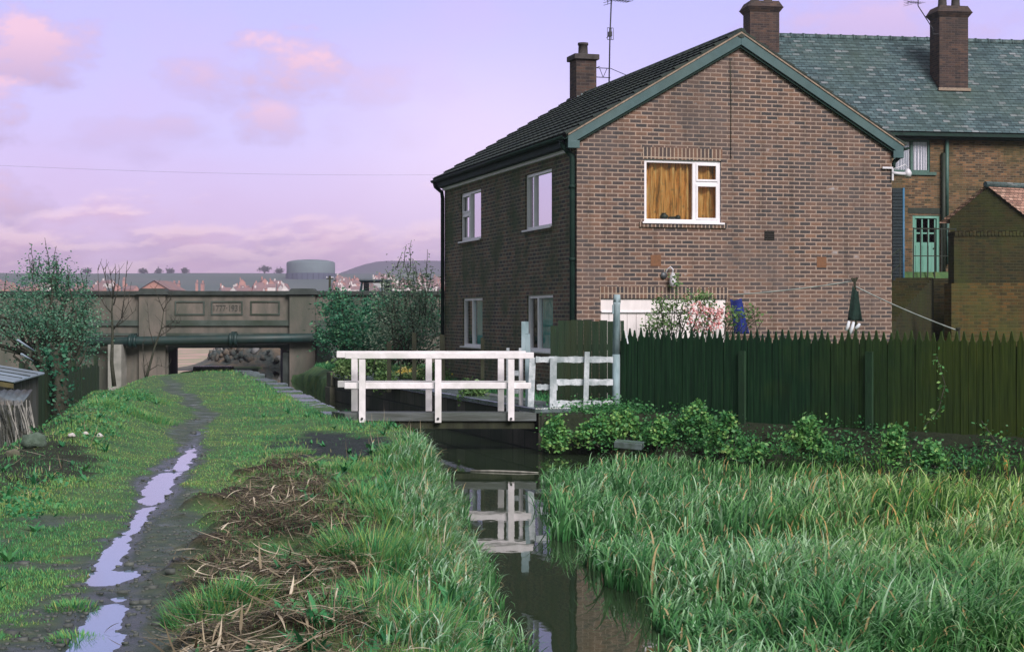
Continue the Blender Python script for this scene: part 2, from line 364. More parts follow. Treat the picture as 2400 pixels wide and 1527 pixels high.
BR = [(0.0, (0.050, 0.047, 0.050)), (0.25, (0.070, 0.056, 0.056)), (0.5, (0.108, 0.070, 0.059)), (0.75, (0.142, 0.086, 0.067)), (1.0, (0.192, 0.110, 0.077))]
MT = {
 "brick": brick("house brick", BR, (0.335, 0.252, 0.208), ms=0.012, stain=(0.125, 0.10, 0.095), stain_amt=0.5, spots=(0.42, 0.42, 0.45)),
 "sidebrick": brick("shade tinted brick", BR, (0.24, 0.22, 0.16), stain=(0.045, 0.072, 0.030), stain_amt=0.85, stain_scale=0.9),  # canal side wall: its green shade is tinted into mortar and stain colours
 "soldier": brick("soldier brick", BR, (0.40, 0.31, 0.245), swap=True, offset=0.0),
 "chimbrick": brick("chimney brick", [(0, (0.035, 0.026, 0.028)), (0.5, (0.070, 0.043, 0.038)), (1, (0.115, 0.066, 0.05))], (0.09, 0.07, 0.062), stain=(0.03, 0.03, 0.03)),
 "oldbrick": brick("terrace brick", [(0, (0.05, 0.036, 0.025)), (0.4, (0.12, 0.068, 0.036)), (0.8, (0.20, 0.108, 0.055)), (1, (0.27, 0.145, 0.07))], (0.15, 0.12, 0.08), ms=0.012, stain=(0.07, 0.065, 0.025), stain_amt=0.7),
 "olivebrick": brick("olive leak wall brick", [(0, (0.013, 0.015, 0.005)), (0.5, (0.026, 0.022, 0.006)), (1, (0.044, 0.029, 0.008))], (0.038, 0.036, 0.014), stain=(0.034, 0.044, 0.009), stain_amt=0.85),  # olive light leak put into the brick and stain colours
 "orangewall": brick("garden wall brick", [(0, (0.036, 0.027, 0.008)), (0.5, (0.068, 0.040, 0.010)), (1, (0.105, 0.054, 0.013))], (0.07, 0.06, 0.025), stain=(0.05, 0.06, 0.014), stain_amt=0.8),
 "tile": surf("concrete roof tile", (0.026, 0.040, 0.038), (0.014, 0.022, 0.021), rough=0.85, scale=5, c3=(0.04, 0.052, 0.042)),
 "slate": brick("roof slate", [(0, (0.045, 0.075, 0.085)), (0.45, (0.075, 0.125, 0.14)), (0.8, (0.10, 0.155, 0.17)), (0.9, (0.13, 0.175, 0.19)), (1, (0.24, 0.26, 0.285))], (0.02, 0.032, 0.035), bw=0.27, rh=0.15, ms=0.014, rough=0.55, stain=(0.06, 0.09, 0.07), stain_amt=0.55, bump=0.35, stain_scale=0.35),
 "pinktile": brick("old clay tile", [(0, (0.20, 0.11, 0.09)), (0.5, (0.38, 0.21, 0.16)), (1, (0.50, 0.32, 0.26))], (0.07, 0.05, 0.04), bw=0.17, rh=0.11, ms=0.012, stain=(0.12, 0.12, 0.07)),
 "teal": surf("teal bargeboard paint", (0.055, 0.11, 0.12), (0.038, 0.08, 0.085), rough=0.5, scale=3, c3=(0.07, 0.12, 0.12)),
 "tealdark": surf("dark green gutter paint", (0.012, 0.035, 0.028), (0.008, 0.022, 0.018), rough=0.7, scale=5, spec=.2),
 "verge": surf("verge mortar", (0.33, 0.25, 0.19), (0.20, 0.16, 0.13), rough=0.9, scale=14),
 "white": surf("white fence paint", (0.84, 0.79, 0.83), (0.68, 0.64, 0.67), rough=0.55, scale=7, detail=8, c3=(0.58, 0.57, 0.56), bump=0.15, bscale=30, lo=.42, hi=.72),
 "oldwhite": surf("flaking white paint", (0.66, 0.69, 0.74), (0.36, 0.41, 0.44), rough=0.8, scale=11, c3=(0.22, 0.27, 0.28), bump=0.3),
 "uwhite": surf("window frame white", (0.80, 0.77, 0.82), (0.72, 0.69, 0.74), rough=0.4, scale=3),
 "greypost": surf("weathered grey post", (0.26, 0.36, 0.40), (0.12, 0.19, 0.21), rough=0.85, scale=9, bump=0.3, stretch=(1, 1, 0.25), c3=(0.42, 0.48, 0.52)),
 "bolt": surf("rusty bolt", (0.02, 0.025, 0.025), rough=0.6),
 "deck": surf("weathered deck timber", (0.06, 0.068, 0.062), (0.12, 0.135, 0.14), rough=0.6, scale=5, stretch=(0.3, 4, 4), bump=0.25, c3=(0.035, 0.05, 0.03)),
 "tarred": surf("creosoted board", (0.008, 0.024, 0.010), (0.014, 0.040, 0.017), rough=0.8, scale=5, stretch=(5, 5, 0.35), bump=0.4, c3=(0.018, 0.030, 0.010)),
 "fence0": surf("creosoted paling", (0.012, 0.038, 0.018), (0.024, 0.062, 0.028), rough=0.85, scale=4, stretch=(7, 7, 0.3), bump=0.4, c3=(0.032, 0.050, 0.014)),
 "fencepost": surf("mossy fence post", (0.014, 0.048, 0.020), (0.010, 0.034, 0.014), rough=0.9, scale=8, stretch=(1, 1, 0.3), bump=0.4),
 "oldpost": surf("old fence post", (0.035, 0.04, 0.022), (0.016, 0.018, 0.010), rough=0.9, scale=8, stretch=(1, 1, 0.3), bump=0.4),
 "concrete": surf("bridge concrete", (0.185, 0.155, 0.135), (0.095, 0.092, 0.08), rough=0.9, scale=2.4, detail=9, c3=(0.065, 0.08, 0.062), bump=0.25, bscale=20, stretch=(1, 1, 0.35)),
 "coping": surf("dark bridge coping", (0.045, 0.055, 0.052), (0.024, 0.032, 0.03), rough=0.9, scale=3, bump=0.2),
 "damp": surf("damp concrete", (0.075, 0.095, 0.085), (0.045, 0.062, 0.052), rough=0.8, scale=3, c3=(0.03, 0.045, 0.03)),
 "letter": surf("worn cut lettering", (0.052, 0.054, 0.048), (0.075, 0.075, 0.066), rough=0.9, scale=30),
 "pipe": surf("painted iron pipe", (0.012, 0.040, 0.040), (0.008, 0.026, 0.026), rough=0.5, scale=4, c3=(0.03, 0.045, 0.04)),
 "stone": brick("canal wall stone", [(0, (0.035, 0.042, 0.03)), (0.6, (0.075, 0.075, 0.055)), (1, (0.12, 0.11, 0.09))], (0.016, 0.02, 0.014), bw=0.62, rh=0.3, ms=0.02, stain=(0.02, 0.035, 0.016), stain_amt=0.8),
 "slab": surf("wet coping slab", (0.16, 0.20, 0.225), (0.085, 0.115, 0.125), rough=0.22, scale=7, spec=0.6, bump=0.15, c3=(0.05, 0.07, 0.055)),
 "pier": surf("weathered gritstone", (0.17, 0.155, 0.115), (0.10, 0.095, 0.07), rough=0.9, scale=6, bump=0.4, c3=(0.05, 0.06, 0.035)),
 "corr": surf("galvanised roof sheet", (0.34, 0.42, 0.52), (0.24, 0.31, 0.40), rough=0.38, scale=3, c3=(0.17, 0.20, 0.22), metal=0.15),
 "shedwood": surf("old shed board", (0.075, 0.078, 0.065), (0.035, 0.038, 0.028), rough=0.9, scale=6, stretch=(4, 4, 0.3), bump=0.4, c3=(0.11, 0.12, 0.12)),
 "bark": surf("bark", (0.030, 0.034, 0.022), (0.055, 0.058, 0.042), rough=0.95, scale=14, bump=0.5),
 "twig": surf("bare twig bark", (0.055, 0.050, 0.040), (0.03, 0.03, 0.024), rough=0.9, scale=20),
 "rope": surf("clothes line rope", (0.42, 0.46, 0.44), rough=0.9),
 "blue": surf("blue towel", (0.012, 0.028, 0.20), (0.006, 0.012, 0.09), rough=0.95, scale=5, bump=0.4, bscale=70),
 "garment": surf("dark green cloth", (0.010, 0.032, 0.024), (0.006, 0.018, 0.014), rough=0.95, scale=9),
 "sock": surf("white cloth", (0.72, 0.74, 0.80), (0.60, 0.63, 0.70), rough=0.95, scale=9),
 "lamp": surf("white lamp casing", (0.70, 0.68, 0.74), rough=0.35, scale=3),
 "metal": surf("dull aluminium", (0.10, 0.11, 0.12), rough=0.5, metal=0.5),
 "darkmetal": surf("aerial metal", (0.028, 0.03, 0.038), rough=0.6),
 "iron": surf("iron railing", (0.016, 0.026, 0.016), rough=0.6),
 "pot": surf("clay chimney pot", (0.07, 0.06, 0.058), (0.04, 0.036, 0.036), rough=0.85, scale=8),
 "greendoor": surf("pale green door paint", (0.13, 0.32, 0.25), (0.10, 0.25, 0.195), rough=0.5, scale=5, stretch=(3, 3, 0.4), c3=(0.17, 0.36, 0.30)),
 "sage": surf("green window paint", (0.06, 0.13, 0.11), rough=0.5),
 "vent": surf("air brick", (0.022, 0.02, 0.018), rough=0.9), "ventclay": surf("clay vent", (0.20, 0.095, 0.05), (0.15, 0.075, 0.042), rough=0.9, scale=30),
 "board": surf("white board cladding", (0.78, 0.72, 0.73), (0.68, 0.63, 0.64), rough=0.6, scale=2.5, stretch=(3, 3, 0.5)),
 "lace": surf("pale net curtain", (0.80, 0.77, 0.86), (0.62, 0.60, 0.70), rough=0.9, scale=6, stretch=(6, 6, 0.15)),
 "tealcurtain": surf("teal curtain", (0.05, 0.34, 0.33), (0.035, 0.24, 0.24), rough=0.9, scale=6, stretch=(5, 5, 0.2)),
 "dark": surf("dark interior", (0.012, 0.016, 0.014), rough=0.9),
 "mouldgreen": surf("green curtain", (0.045, 0.085, 0.07), (0.025, 0.05, 0.04), rough=0.9, scale=5, stretch=(5, 5, 0.2)),
 "bluedge": surf("blue painted pipe", (0.05, 0.17, 0.30), rough=0.5), "screen": surf("dark slatted screen", (0.007, 0.016, 0.02), (0.011, 0.024, 0.03), rough=0.7, scale=5),
 "path": surf("garden path concrete", (0.20, 0.22, 0.235), (0.13, 0.145, 0.155), rough=0.4, scale=4, spec=0.5),
 "asphalt": surf("road asphalt", (0.05, 0.052, 0.055), (0.035, 0.037, 0.04), rough=0.9, scale=8),
 "rubble": surf("tipped rubble", (0.035, 0.052, 0.052), (0.10, 0.115, 0.115), rough=0.9, scale=7, c3=(0.20, 0.15, 0.11), bump=0.8), "rustsheet": surf("dull old sheet", (0.12, 0.15, 0.18), (0.07, 0.085, 0.095), rough=.6, scale=4, c3=(.10, .075, .05)),
 "rubblepale": surf("pale rubble", (0.30, 0.31, 0.32), (0.18, 0.17, 0.16), rough=0.9, scale=9),
 "gasgrey": surf("gasholder bell", (0.14, 0.19, 0.205), (0.12, 0.165, 0.18), rough=0.8, scale=0.15), "gasdark": surf("gasholder lower lift", (0.055, 0.075, 0.11), (0.045, 0.062, 0.095), rough=0.8, scale=0.15),
 "carpaint": surf("dark vehicle paint", (0.016, 0.035, 0.048), rough=0.3, spec=0.5), "tyre": surf("tyre rubber", (0.02, 0.02, 0.02), rough=0.9),
 "towna": surf("sunlit town brick", (0.50, 0.25, 0.20), (0.38, 0.20, 0.17), rough=0.9, scale=0.4), "townb": surf("town render", (0.80, 0.72, 0.70), rough=0.9, scale=0.4), "townroof": surf("town roof", (0.26, 0.15, 0.14), (0.18, 0.13, 0.14), rough=0.9, scale=0.4),
 "fartree": surf("far tree", (0.06, 0.075, 0.06), rough=0.9), "petal": surf("pale debris", (0.6, 0.56, 0.55), rough=0.9),
 "canes": surf("dead canes", (0.30, 0.29, 0.26), (0.17, 0.165, 0.15), rough=0.9, scale=12),
 "glass": glassm("window glass"), "glassside": glassm("window glass of the side wall", refl=1.3), "glasslow": glassm("dimmed reflection glass", refl=.4),  # lower side panes: reflection cut down to stand in for dark surroundings
 "ivyleaf": leafm("climber leaf", [(0, (0.03, 0.07, 0.015)), (0.6, (0.06, 0.13, 0.03)), (1, (0.12, 0.20, 0.06))]),
}
def curtain_mat():
    m, nt, b = newmat("orange floral curtain")
    tc = nd(nt, "ShaderNodeTexCoord")
    mp = nd(nt, "ShaderNodeMapping"); mp.inputs["Scale"].default_value = (2.6, .01, .16); nt.links.new(tc.outputs["Object"], mp.inputs[0])
    n1 = nd(nt, "ShaderNodeTexNoise", i_Scale=9.0, i_Detail=5.0, i_Roughness=0.7); nt.links.new(mp.outputs[0], n1.inputs["Vector"])
    v1 = nd(nt, "ShaderNodeTexVoronoi", i_Scale=7.0); nt.links.new(tc.outputs["Object"], v1.inputs["Vector"])
    c = rampn(nt, n1.outputs[0], [(0.34, (0.09, 0.09, 0.025)), (0.42, (0.40, 0.21, 0.045)), (0.50, (0.85, 0.40, 0.09)), (0.62, (0.90, 0.64, 0.26))])
    c = mixc(nt, ma(nt, "MULTIPLY_ADD", v1.outputs["Distance"], -3.0, .7, clamp=True), c, (0.16, 0.16, 0.06))
    nt.links.new(c, b.inputs["Base Color"]); b.inputs["Roughness"].default_value = 0.9
    return m
MT["curtain"] = curtain_mat()
def fence_mat():
    """Creosoted palings, green with algae, an olive light leak painted in along the far end."""
    m, nt, b = newmat("algae green paling")
    tc = nd(nt, "ShaderNodeTexCoord"); mp = nd(nt, "ShaderNodeMapping"); mp.inputs["Scale"].default_value = (7, 7, .3); nt.links.new(tc.outputs["Object"], mp.inputs[0])
    n1 = nd(nt, "ShaderNodeTexNoise", i_Scale=4.0, i_Detail=6.0, i_Roughness=.65); nt.links.new(mp.outputs[0], n1.inputs["Vector"])
    n2 = nd(nt, "ShaderNodeTexNoise", i_Scale=1.1, i_Detail=5.0, i_Roughness=.6); nt.links.new(tc.outputs["Object"], n2.inputs["Vector"])
    sp = nd(nt, "ShaderNodeSeparateXYZ"); nt.links.new(tc.outputs["Object"], sp.inputs[0])
    c = rampn(nt, n1.outputs[0], [(.34, (.005, .021, .010)), (.5, (.009, .038, .016)), (.62, (.015, .055, .022)), (.72, (.027, .043, .011))])
    o = rampn(nt, n1.outputs[0], [(.34, (.030, .046, .008)), (.6, (.060, .082, .014)), (.72, (.075, .085, .018))])
    f = ma(nt, "MULTIPLY_ADD", n2.outputs[0], 1.1, ma(nt, "MULTIPLY_ADD", sp.outputs[0], .25, -1.35), clamp=True)
    nt.links.new(mixc(nt, f, c, o), b.inputs["Base Color"]); b.inputs["Roughness"].default_value = .85; b.inputs["Specular IOR Level"].default_value = .2
    bp = nd(nt, "ShaderNodeBump", i_Strength=.4, i_Distance=.02); nt.links.new(n1.outputs[0], bp.inputs["Height"]); nt.links.new(bp.outputs[0], b.inputs["Normal"])
    return m
MT["fence"] = fence_mat()
# ------------------------------------------------------------------ terrain
def pl(y, pts):
    p = np.array(pts, float); return np.interp(y, p[:, 0], p[:, 1])
def path_x(y): return pl(y, [(0, -.6), (8, -1.98), (17.5, -3.62), (28, -5.35), (37, -7.65), (42, -9.0), (60, -11.5)])
LEFT_S = [(0, .2), (8, .0), (10.2, -.14), (11.3, -.25), (14.3, -.48), (18, -.74), (21, -.90), (22.3, -1.05), (23.8, -1.45), (25.2, -2.35)]
LEFT_N = [(25.2, -2.35), (30.7, -3.62), (37.3, -5.0), (42, -6.1), (48, -7.75), (54, -8.55), (66, -10.3)]
RIGHT_N = [(25.2, .55), (26.4, .15), (41, -4.55), (54, -7.42), (66, -9.4)]
FA, FB = np.array((1.71, 26.0)), np.array((6.4, 21.4))        # paling fence line
FD = (FB - FA) / np.linalg.norm(FB - FA); FN = np.array((-FD[1], FD[0]))
if FN[1] < 0: FN = -FN
def fence_d(x, y): return (x - FA[0]) * FN[0] + (y - FA[1]) * FN[1]     # metres beyond the fence, towards the house
PUDDLES = [(-3.69, 18.3, .11, 2.3), (-3.36, 15.4, .165, 2.3), (-2.98, 12.95, .085, 1.1), (-2.72, 11.1, .10, 1.35), (-2.48, 10.05, .16, .38), (-2.10, 8.2, .15, 1.25), (-2.28, 7.35, .40, .40), (-4.32, 22.5, .06, .6)]
def masks(x, y):
    """mud on the path, straw litter, ash patch, puddle depth: all 0..1"""
    px = path_x(y)
    w = pl(y, [(0, .70), (9, .52), (13, .38), (18, .27), (28, .25), (40, .25), (60, .2)])
    n = fbm(x, y, .5, 3) - .5
    mud = sstep(1.05, .55, np.abs(x - px + .10 * np.sin(y * .9)) / w + n * 1.3) * sstep(46, 40, y)
    extra = sstep(.56, .64, fbm(x + 40, y, .9, 3)) * sstep(2.2, 1.0, np.abs(x - px + .5) / w) * sstep(17, 12, y)
    mud = np.maximum(mud, extra * .9)
    pud = -3.0
    for (cx, cy, rx, ry) in PUDDLES:
        cxx = cx - (path_x(cy) - path_x(y)) * .9 if ry > .6 else cx
        r = ((x - cxx) / rx) ** 2 + ((y - cy) / ry) ** 2
        pud = np.maximum(pud, 1 - r + (fbm(x, y, .20, 4) - .5) * 1.5)
    sx = -.06 - .135 * y + .10 * np.sin(y * 1.7)
    sw = pl(y, [(0, .50), (8, .50), (13, .58), (16, .5), (17.6, .05), (30, .01)])
    straw = sstep(.38, .50, fbm(x + 33, y, .75, 3) + .06) * sstep(1.15, .65, np.abs(x - sx) / sw + (fbm(x + 9, y, .35, 3) - .5) * 1.5) * sstep(17.8, 17.0, y)
    ash = sstep(1.1, .8, np.sqrt(((x + 2.2 + (y - 20) * .12) / .80) ** 2 + ((y - 20.2) / 2.1) ** 2) + (fbm(x, y, .3, 3) - .5) * .9)
    bank = sstep(.62, .70, fbm(x + 3, y + 8, .8, 3) + .12) * sstep(-6.6, -5.6, x + 0.1 * y - 2.0 + 0 * y) * 0
    hx = x - path_x(y); dd = fence_d(x, y)
    hollow = sstep(1.15, .85, np.sqrt(((hx + 1.45) / .62) ** 2 + ((y - 16.6) / 1.9) ** 2) + (fbm(x, y, .35, 3) - .5) * .9)
    earth = sstep(.52, .60, fbm(x + 70, y, 1.3, 3)) * sstep(-1.0, -1.5, hx) * sstep(12, 13.5, y) * sstep(24, 20, y)
    earth = np.maximum(np.maximum(earth, hollow), sstep(-1.8, -1.3, dd) * sstep(.5, .2, dd) * (y < 25.6))
    mud = mud * (1 - .85 * sstep(.51, .60, fbm(x + 21, y * .8, .5, 3)) * sstep(17, 13, y) * sstep(.25, .5, np.abs(x - px)))
    return mud, straw, ash, np.clip(pud, 0, 1), earth
def ground_z(x, y):
    x = np.asarray(x, float); y = np.asarray(y, float)
    hx = x - path_x(y)
    z = pl(y, [(0, 0), (28, 0), (36, -.06), (44, -.08), (50, -.2), (56, -.4), (70, -.45), (140, -.3)])
    z = z + .16 * np.exp(-((y - 46) / 4.5) ** 2 - ((x + 8.6) / 1.3) ** 2)
    z = z - .60 * sstep(-.5, -2.0, hx) * sstep(36, 44, y)                                 # falls away to the left, by the road bridge
    mound = .30 * np.exp(-((hx + 1.35) / .7) ** 2) * sstep(14, 21, y) * sstep(33, 26, y)
    z = z + mound - .75 * sstep(-1.75, -3.0, hx) * sstep(17, 23, y) * sstep(60, 40, y)
    mud, straw, ash, pud, earth = masks(x, y)
    rough = sstep(.5, 1.3, np.abs(hx)) * sstep(60, 40, y)
    z = z + (fbm(x, y, 1.1, 3) - .5) * (.05 + .13 * rough * sstep(-.9, -1.6, hx) + .05 * rough) * (1 - .85 * mud)
    z = z + (fbm(x, y, .22, 2) - .5) * .05 * rough + straw * (.05 + .10 * fbm(x, y, .3, 2)) - .05 * mud * sstep(30, 20, y) * 0 - .02 * ash
    z = z - pud * .05
    z = z - .010 * mud * (1 - pud) + .026 * (fbm(x + 7, y, .26, 3) - .5) * mud * (1 - pud)
    # canal
    south = y < 25.2
    lx = np.where(south, pl(y, LEFT_S), pl(y, LEFT_N)) + (fbm(x * 0, y, .7, 2) - .5) * .22 * south
    prof = np.where(south, sstep(lx - .30, lx + .22, x), sstep(lx - .03, lx + .03, x))
    d = fence_d(x, y)
    rbank = np.where(y < 25.0, 1 - sstep(-1.55, -.75, d + (fbm(x, y, .6, 2) - .5) * .5), 1 - sstep(pl(y, RIGHT_N) - .03, pl(y, RIGHT_N) + .03, x))
    cut = prof * rbank * sstep(67, 65, y)
    tf = (x - FA[0]) * FD[0] + (y - FA[1]) * FD[1]
    z = z - .34 * sstep(.2, 2.6, tf) * (y < 25.0) * sstep(1.2, .3, d) * sstep(-3, -2, d)
    z = z * (1 - cut) + cut * -1.05
    # garden and yards on the far side
    east = np.where(y < 25.0, sstep(-.6, .2, d), sstep(pl(y, RIGHT_N), pl(y, RIGHT_N) + .4, x)) * sstep(52, 49, y)
    z = np.where(cut > .02, z, z * (1 - east) + east * .10)
    lift = sstep(8.6, 9.0, x - (y - 44) * .0) * sstep(44.6, 45.2, y) * sstep(140, 110, y)
    z = z + lift * 2.75
    return z
def hill_z(x, y):
    z = 36.5 * sstep(330, 1480, y) + 6 * fbm(x, y, 260, 2) * sstep(500, 1200, y)
    u = x / np.maximum(y, 1)
    r = sstep(-.145, -.078, u + .006 * (fbm(x, y, 300, 2) - .5))
    z = z + 44 * sstep(1550, 2400, y) * r + 3 * (fbm(x, y, 40, 2) - .5) * r * sstep(2200, 2400, y)
    return z - .32

def axis(segs):
    out = [segs[0][0]]
    for a, b, st in segs:
        n = max(1, int(round((b - a) / st))); out += list(a + (b - a) * (np.arange(n) + 1) / n)
    return np.array(out)
def grid_mesh(name, xs, ys, fz, mat, attrs=None):
    X, Y = np.meshgrid(xs, ys)
    Z = fz(X, Y); nx, ny = len(xs), len(ys)
    i = np.arange(ny - 1)[:, None] * nx + np.arange(nx - 1)[None, :]
    Q = np.stack([i, i + 1, i + nx + 1, i + nx], -1).reshape(-1, 4)
    return np_mesh(name, np.stack([X, Y, Z], -1).reshape(-1, 3), Q, mat, smooth=True, attrs={k: v.ravel() for k, v in (attrs(X, Y) if attrs else {}).items()})

def ground_mat():
    m, nt, b = newmat("towpath earth and turf")
    tc = nd(nt, "ShaderNodeTexCoord")
    def nz(s, d=6.0, r=.62):
        n = nd(nt, "ShaderNodeTexNoise", i_Scale=s, i_Detail=d, i_Roughness=r); nt.links.new(tc.outputs["Object"], n.inputs["Vector"]); return n.outputs[0]
    def at_(n): return nd(nt, "ShaderNodeAttribute", attribute_name=n).outputs["Fac"]
    turf = rampn(nt, nz(2.5), [(.35, (.032, .085, .034)), (.55, (.070, .140, .046)), (.7, (.115, .145, .040))])
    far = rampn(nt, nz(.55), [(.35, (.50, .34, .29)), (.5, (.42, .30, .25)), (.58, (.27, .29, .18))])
    mud = rampn(nt, nz(7.0), [(.3, (.030, .048, .038)), (.52, (.060, .086, .064)), (.68, (.098, .115, .068))])
    straw = rampn(nt, nz(30.0), [(.35, (.012, .010, .006)), (.6, (.060, .045, .024)), (.8, (.13, .10, .06))])
    ash = rampn(nt, nz(26.0), [(.35, (.006, .012, .013)), (.7, (.022, .034, .036))])
    earth = rampn(nt, nz(10.0), [(.35, (.009, .016, .006)), (.7, (.022, .030, .012))])
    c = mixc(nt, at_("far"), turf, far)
    c = mixc(nt, at_("earth"), c, earth)
    mud = mixc(nt, ma(nt, "MULTIPLY", at_("wet"), .55), mud, (.022, .030, .032)); c = mixc(nt, at_("mud"), c, mud); c = mixc(nt, at_("straw"), c, straw); c = mixc(nt, at_("ash"), c, ash)
    nt.links.new(c, b.inputs["Base Color"])
    wet = ma(nt, "MULTIPLY", at_("mud"), ma(nt, "MAXIMUM", at_("wet"), ma(nt, "MULTIPLY_ADD", nz(2.2), 4.0, -1.7, clamp=True)))
    nt.links.new(ma(nt, "MULTIPLY_ADD", wet, -.60, .9), b.inputs["Roughness"])
    b.inputs["Specular IOR Level"].default_value = .4
    bp = nd(nt, "ShaderNodeBump", i_Strength=.75, i_Distance=.03); nt.links.new(nz(38.0, 8.0, .7), bp.inputs["Height"]); nt.links.new(bp.outputs[0], b.inputs["Normal"])
    return m
def WET(x, y):
    p = -3.0
    for (cx, cy, rx, ry) in PUDDLES:
        cxx = cx - (path_x(cy) - path_x(y)) * .9 if ry > .6 else cx
        p = np.maximum(p, 1 - ((x - cxx) / (rx * 1.25)) ** 2 - ((y - cy) / (ry * 1.1)) ** 2 + (fbm(x, y, .3, 3) - .5) * 1.6)
    return p
def g_attrs(X, Y):
    mud, straw, ash, pud, earth = masks(X, Y)
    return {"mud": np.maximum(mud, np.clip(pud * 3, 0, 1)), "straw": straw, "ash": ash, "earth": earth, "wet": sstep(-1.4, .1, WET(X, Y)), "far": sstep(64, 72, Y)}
GX = axis([(-1900, -200, 150), (-200, -40, 20), (-40, -14, 1.0), (-14, -7, .2), (-7, -4.5, .1), (-4.5, .9, .05), (.9, 8, .2), (8, 16, .5), (16, 40, 3), (40, 200, 20), (200, 1900, 150)])
GY = axis([(-60, 0, 10), (0, 6, .5), (6, 13, .05), (13, 20, .075), (20, 30, .10), (30, 56, .25), (56, 75, .6), (75, 160, 8)])
tag(grid_mesh("ground", GX, GY, ground_z, ground_mat(), g_attrs), kind="structure")

def hills_mat():
    m, nt, b = newmat("hill pasture and woods")
    tc = nd(nt, "ShaderNodeTexCoord")
    n1 = nd(nt, "ShaderNodeTexNoise", i_Scale=.006, i_Detail=3.0); nt.links.new(tc.outputs["Object"], n1.inputs["Vector"])
    n2 = nd(nt, "ShaderNodeTexNoise", i_Scale=.05, i_Detail=8.0, i_Roughness=.75); nt.links.new(tc.outputs["Object"], n2.inputs["Vector"])
    field = rampn(nt, n1.outputs[0], [(.40, (.055, .095, .090)), (.55, (.080, .115, .10)), (.7, (.11, .12, .12))])
    wood = rampn(nt, n2.outputs[0], [(.35, (.030, .028, .042)), (.65, (.085, .075, .10))])
    sp = nd(nt, "ShaderNodeSeparateXYZ"); nt.links.new(tc.outputs["Object"], sp.inputs[0])
    f = ma(nt, "MULTIPLY_ADD", n2.outputs[0], 3.0, ma(nt, "MULTIPLY_ADD", sp.outputs[1], .0016, -4.1), clamp=True)
    f2 = ma(nt, "MULTIPLY_ADD", n2.outputs[0], 9.0, -5.0, clamp=True)
    nt.links.new(mixc(nt, ma(nt, "MAXIMUM", f, f2), field, wood), b.inputs["Base Color"]); b.inputs["Roughness"].default_value = .95
    return m
tag(grid_mesh("hills", axis([(-1900, -1000, 60), (-1000, 200, 14), (200, 1900, 70)]), axis([(150, 900, 25), (900, 2450, 16), (2450, 3000, 60)]), hill_z, hills_mat()), kind="structure")

# water
def water_mat(name, base, bump, scale, rough=.02, ior=1.33):
    m, nt, b = newmat(name)
    b.inputs["Base Color"].default_value = (*base, 1); b.inputs["Roughness"].default_value = rough; b.inputs["IOR"].default_value = ior
    tc = nd(nt, "ShaderNodeTexCoord"); mp = nd(nt, "ShaderNodeMapping"); mp.inputs["Scale"].default_value = (1, .55, 1)
    nt.links.new(tc.outputs["Object"], mp.inputs[0])
    n = nd(nt, "ShaderNodeTexNoise", i_Scale=scale, i_Detail=3.0); nt.links.new(mp.outputs[0], n.inputs["Vector"])
    bp = nd(nt, "ShaderNodeBump", i_Strength=bump, i_Distance=.01); nt.links.new(n.outputs[0], bp.inputs["Height"]); nt.links.new(bp.outputs[0], b.inputs["Normal"])
    return m
w = MB()
w.face([(-1.2, -10, -.5), (11, -10, -.5), (11, 17, -.5), (2.6, 25.15, -.5), (-1.2, 25.15, -.5)])
w.face([(-2.9, 25.15, -.5), (-1.2, 25.15, -.5), (-1.2, 16, -.5), (-2.9, 19, -.5)])
w.face([(-2.9, 25.15, -.5), (2.6, 25.15, -.5), (-4.3, 41, -.5), (-6.6, 41, -.5)])
w.face([(-6.6, 41, -.5), (-4.3, 41, -.5), (-9, 66, -.5), (-11, 66, -.5)])
tag(w.build("canal_water", water_mat("still canal water", (.024, .038, .020), .10, 3.2)), kind="structure")
w = MB()
ys = np.linspace(6.2, 24, 40)
for a, b in zip(ys, ys[1:]):
    w.face([(path_x(a) - .75, a, -.022), (path_x(a) + .75, a, -.022), (path_x(b) + .75, b, -.022), (path_x(b) - .75, b, -.022)])
tag(w.build("puddle_water", water_mat("puddle water", (.13, .20, .31), .05, 5.0, .05, 1.9)), kind="structure")  # pale blue base paints extra sky reflection into the water

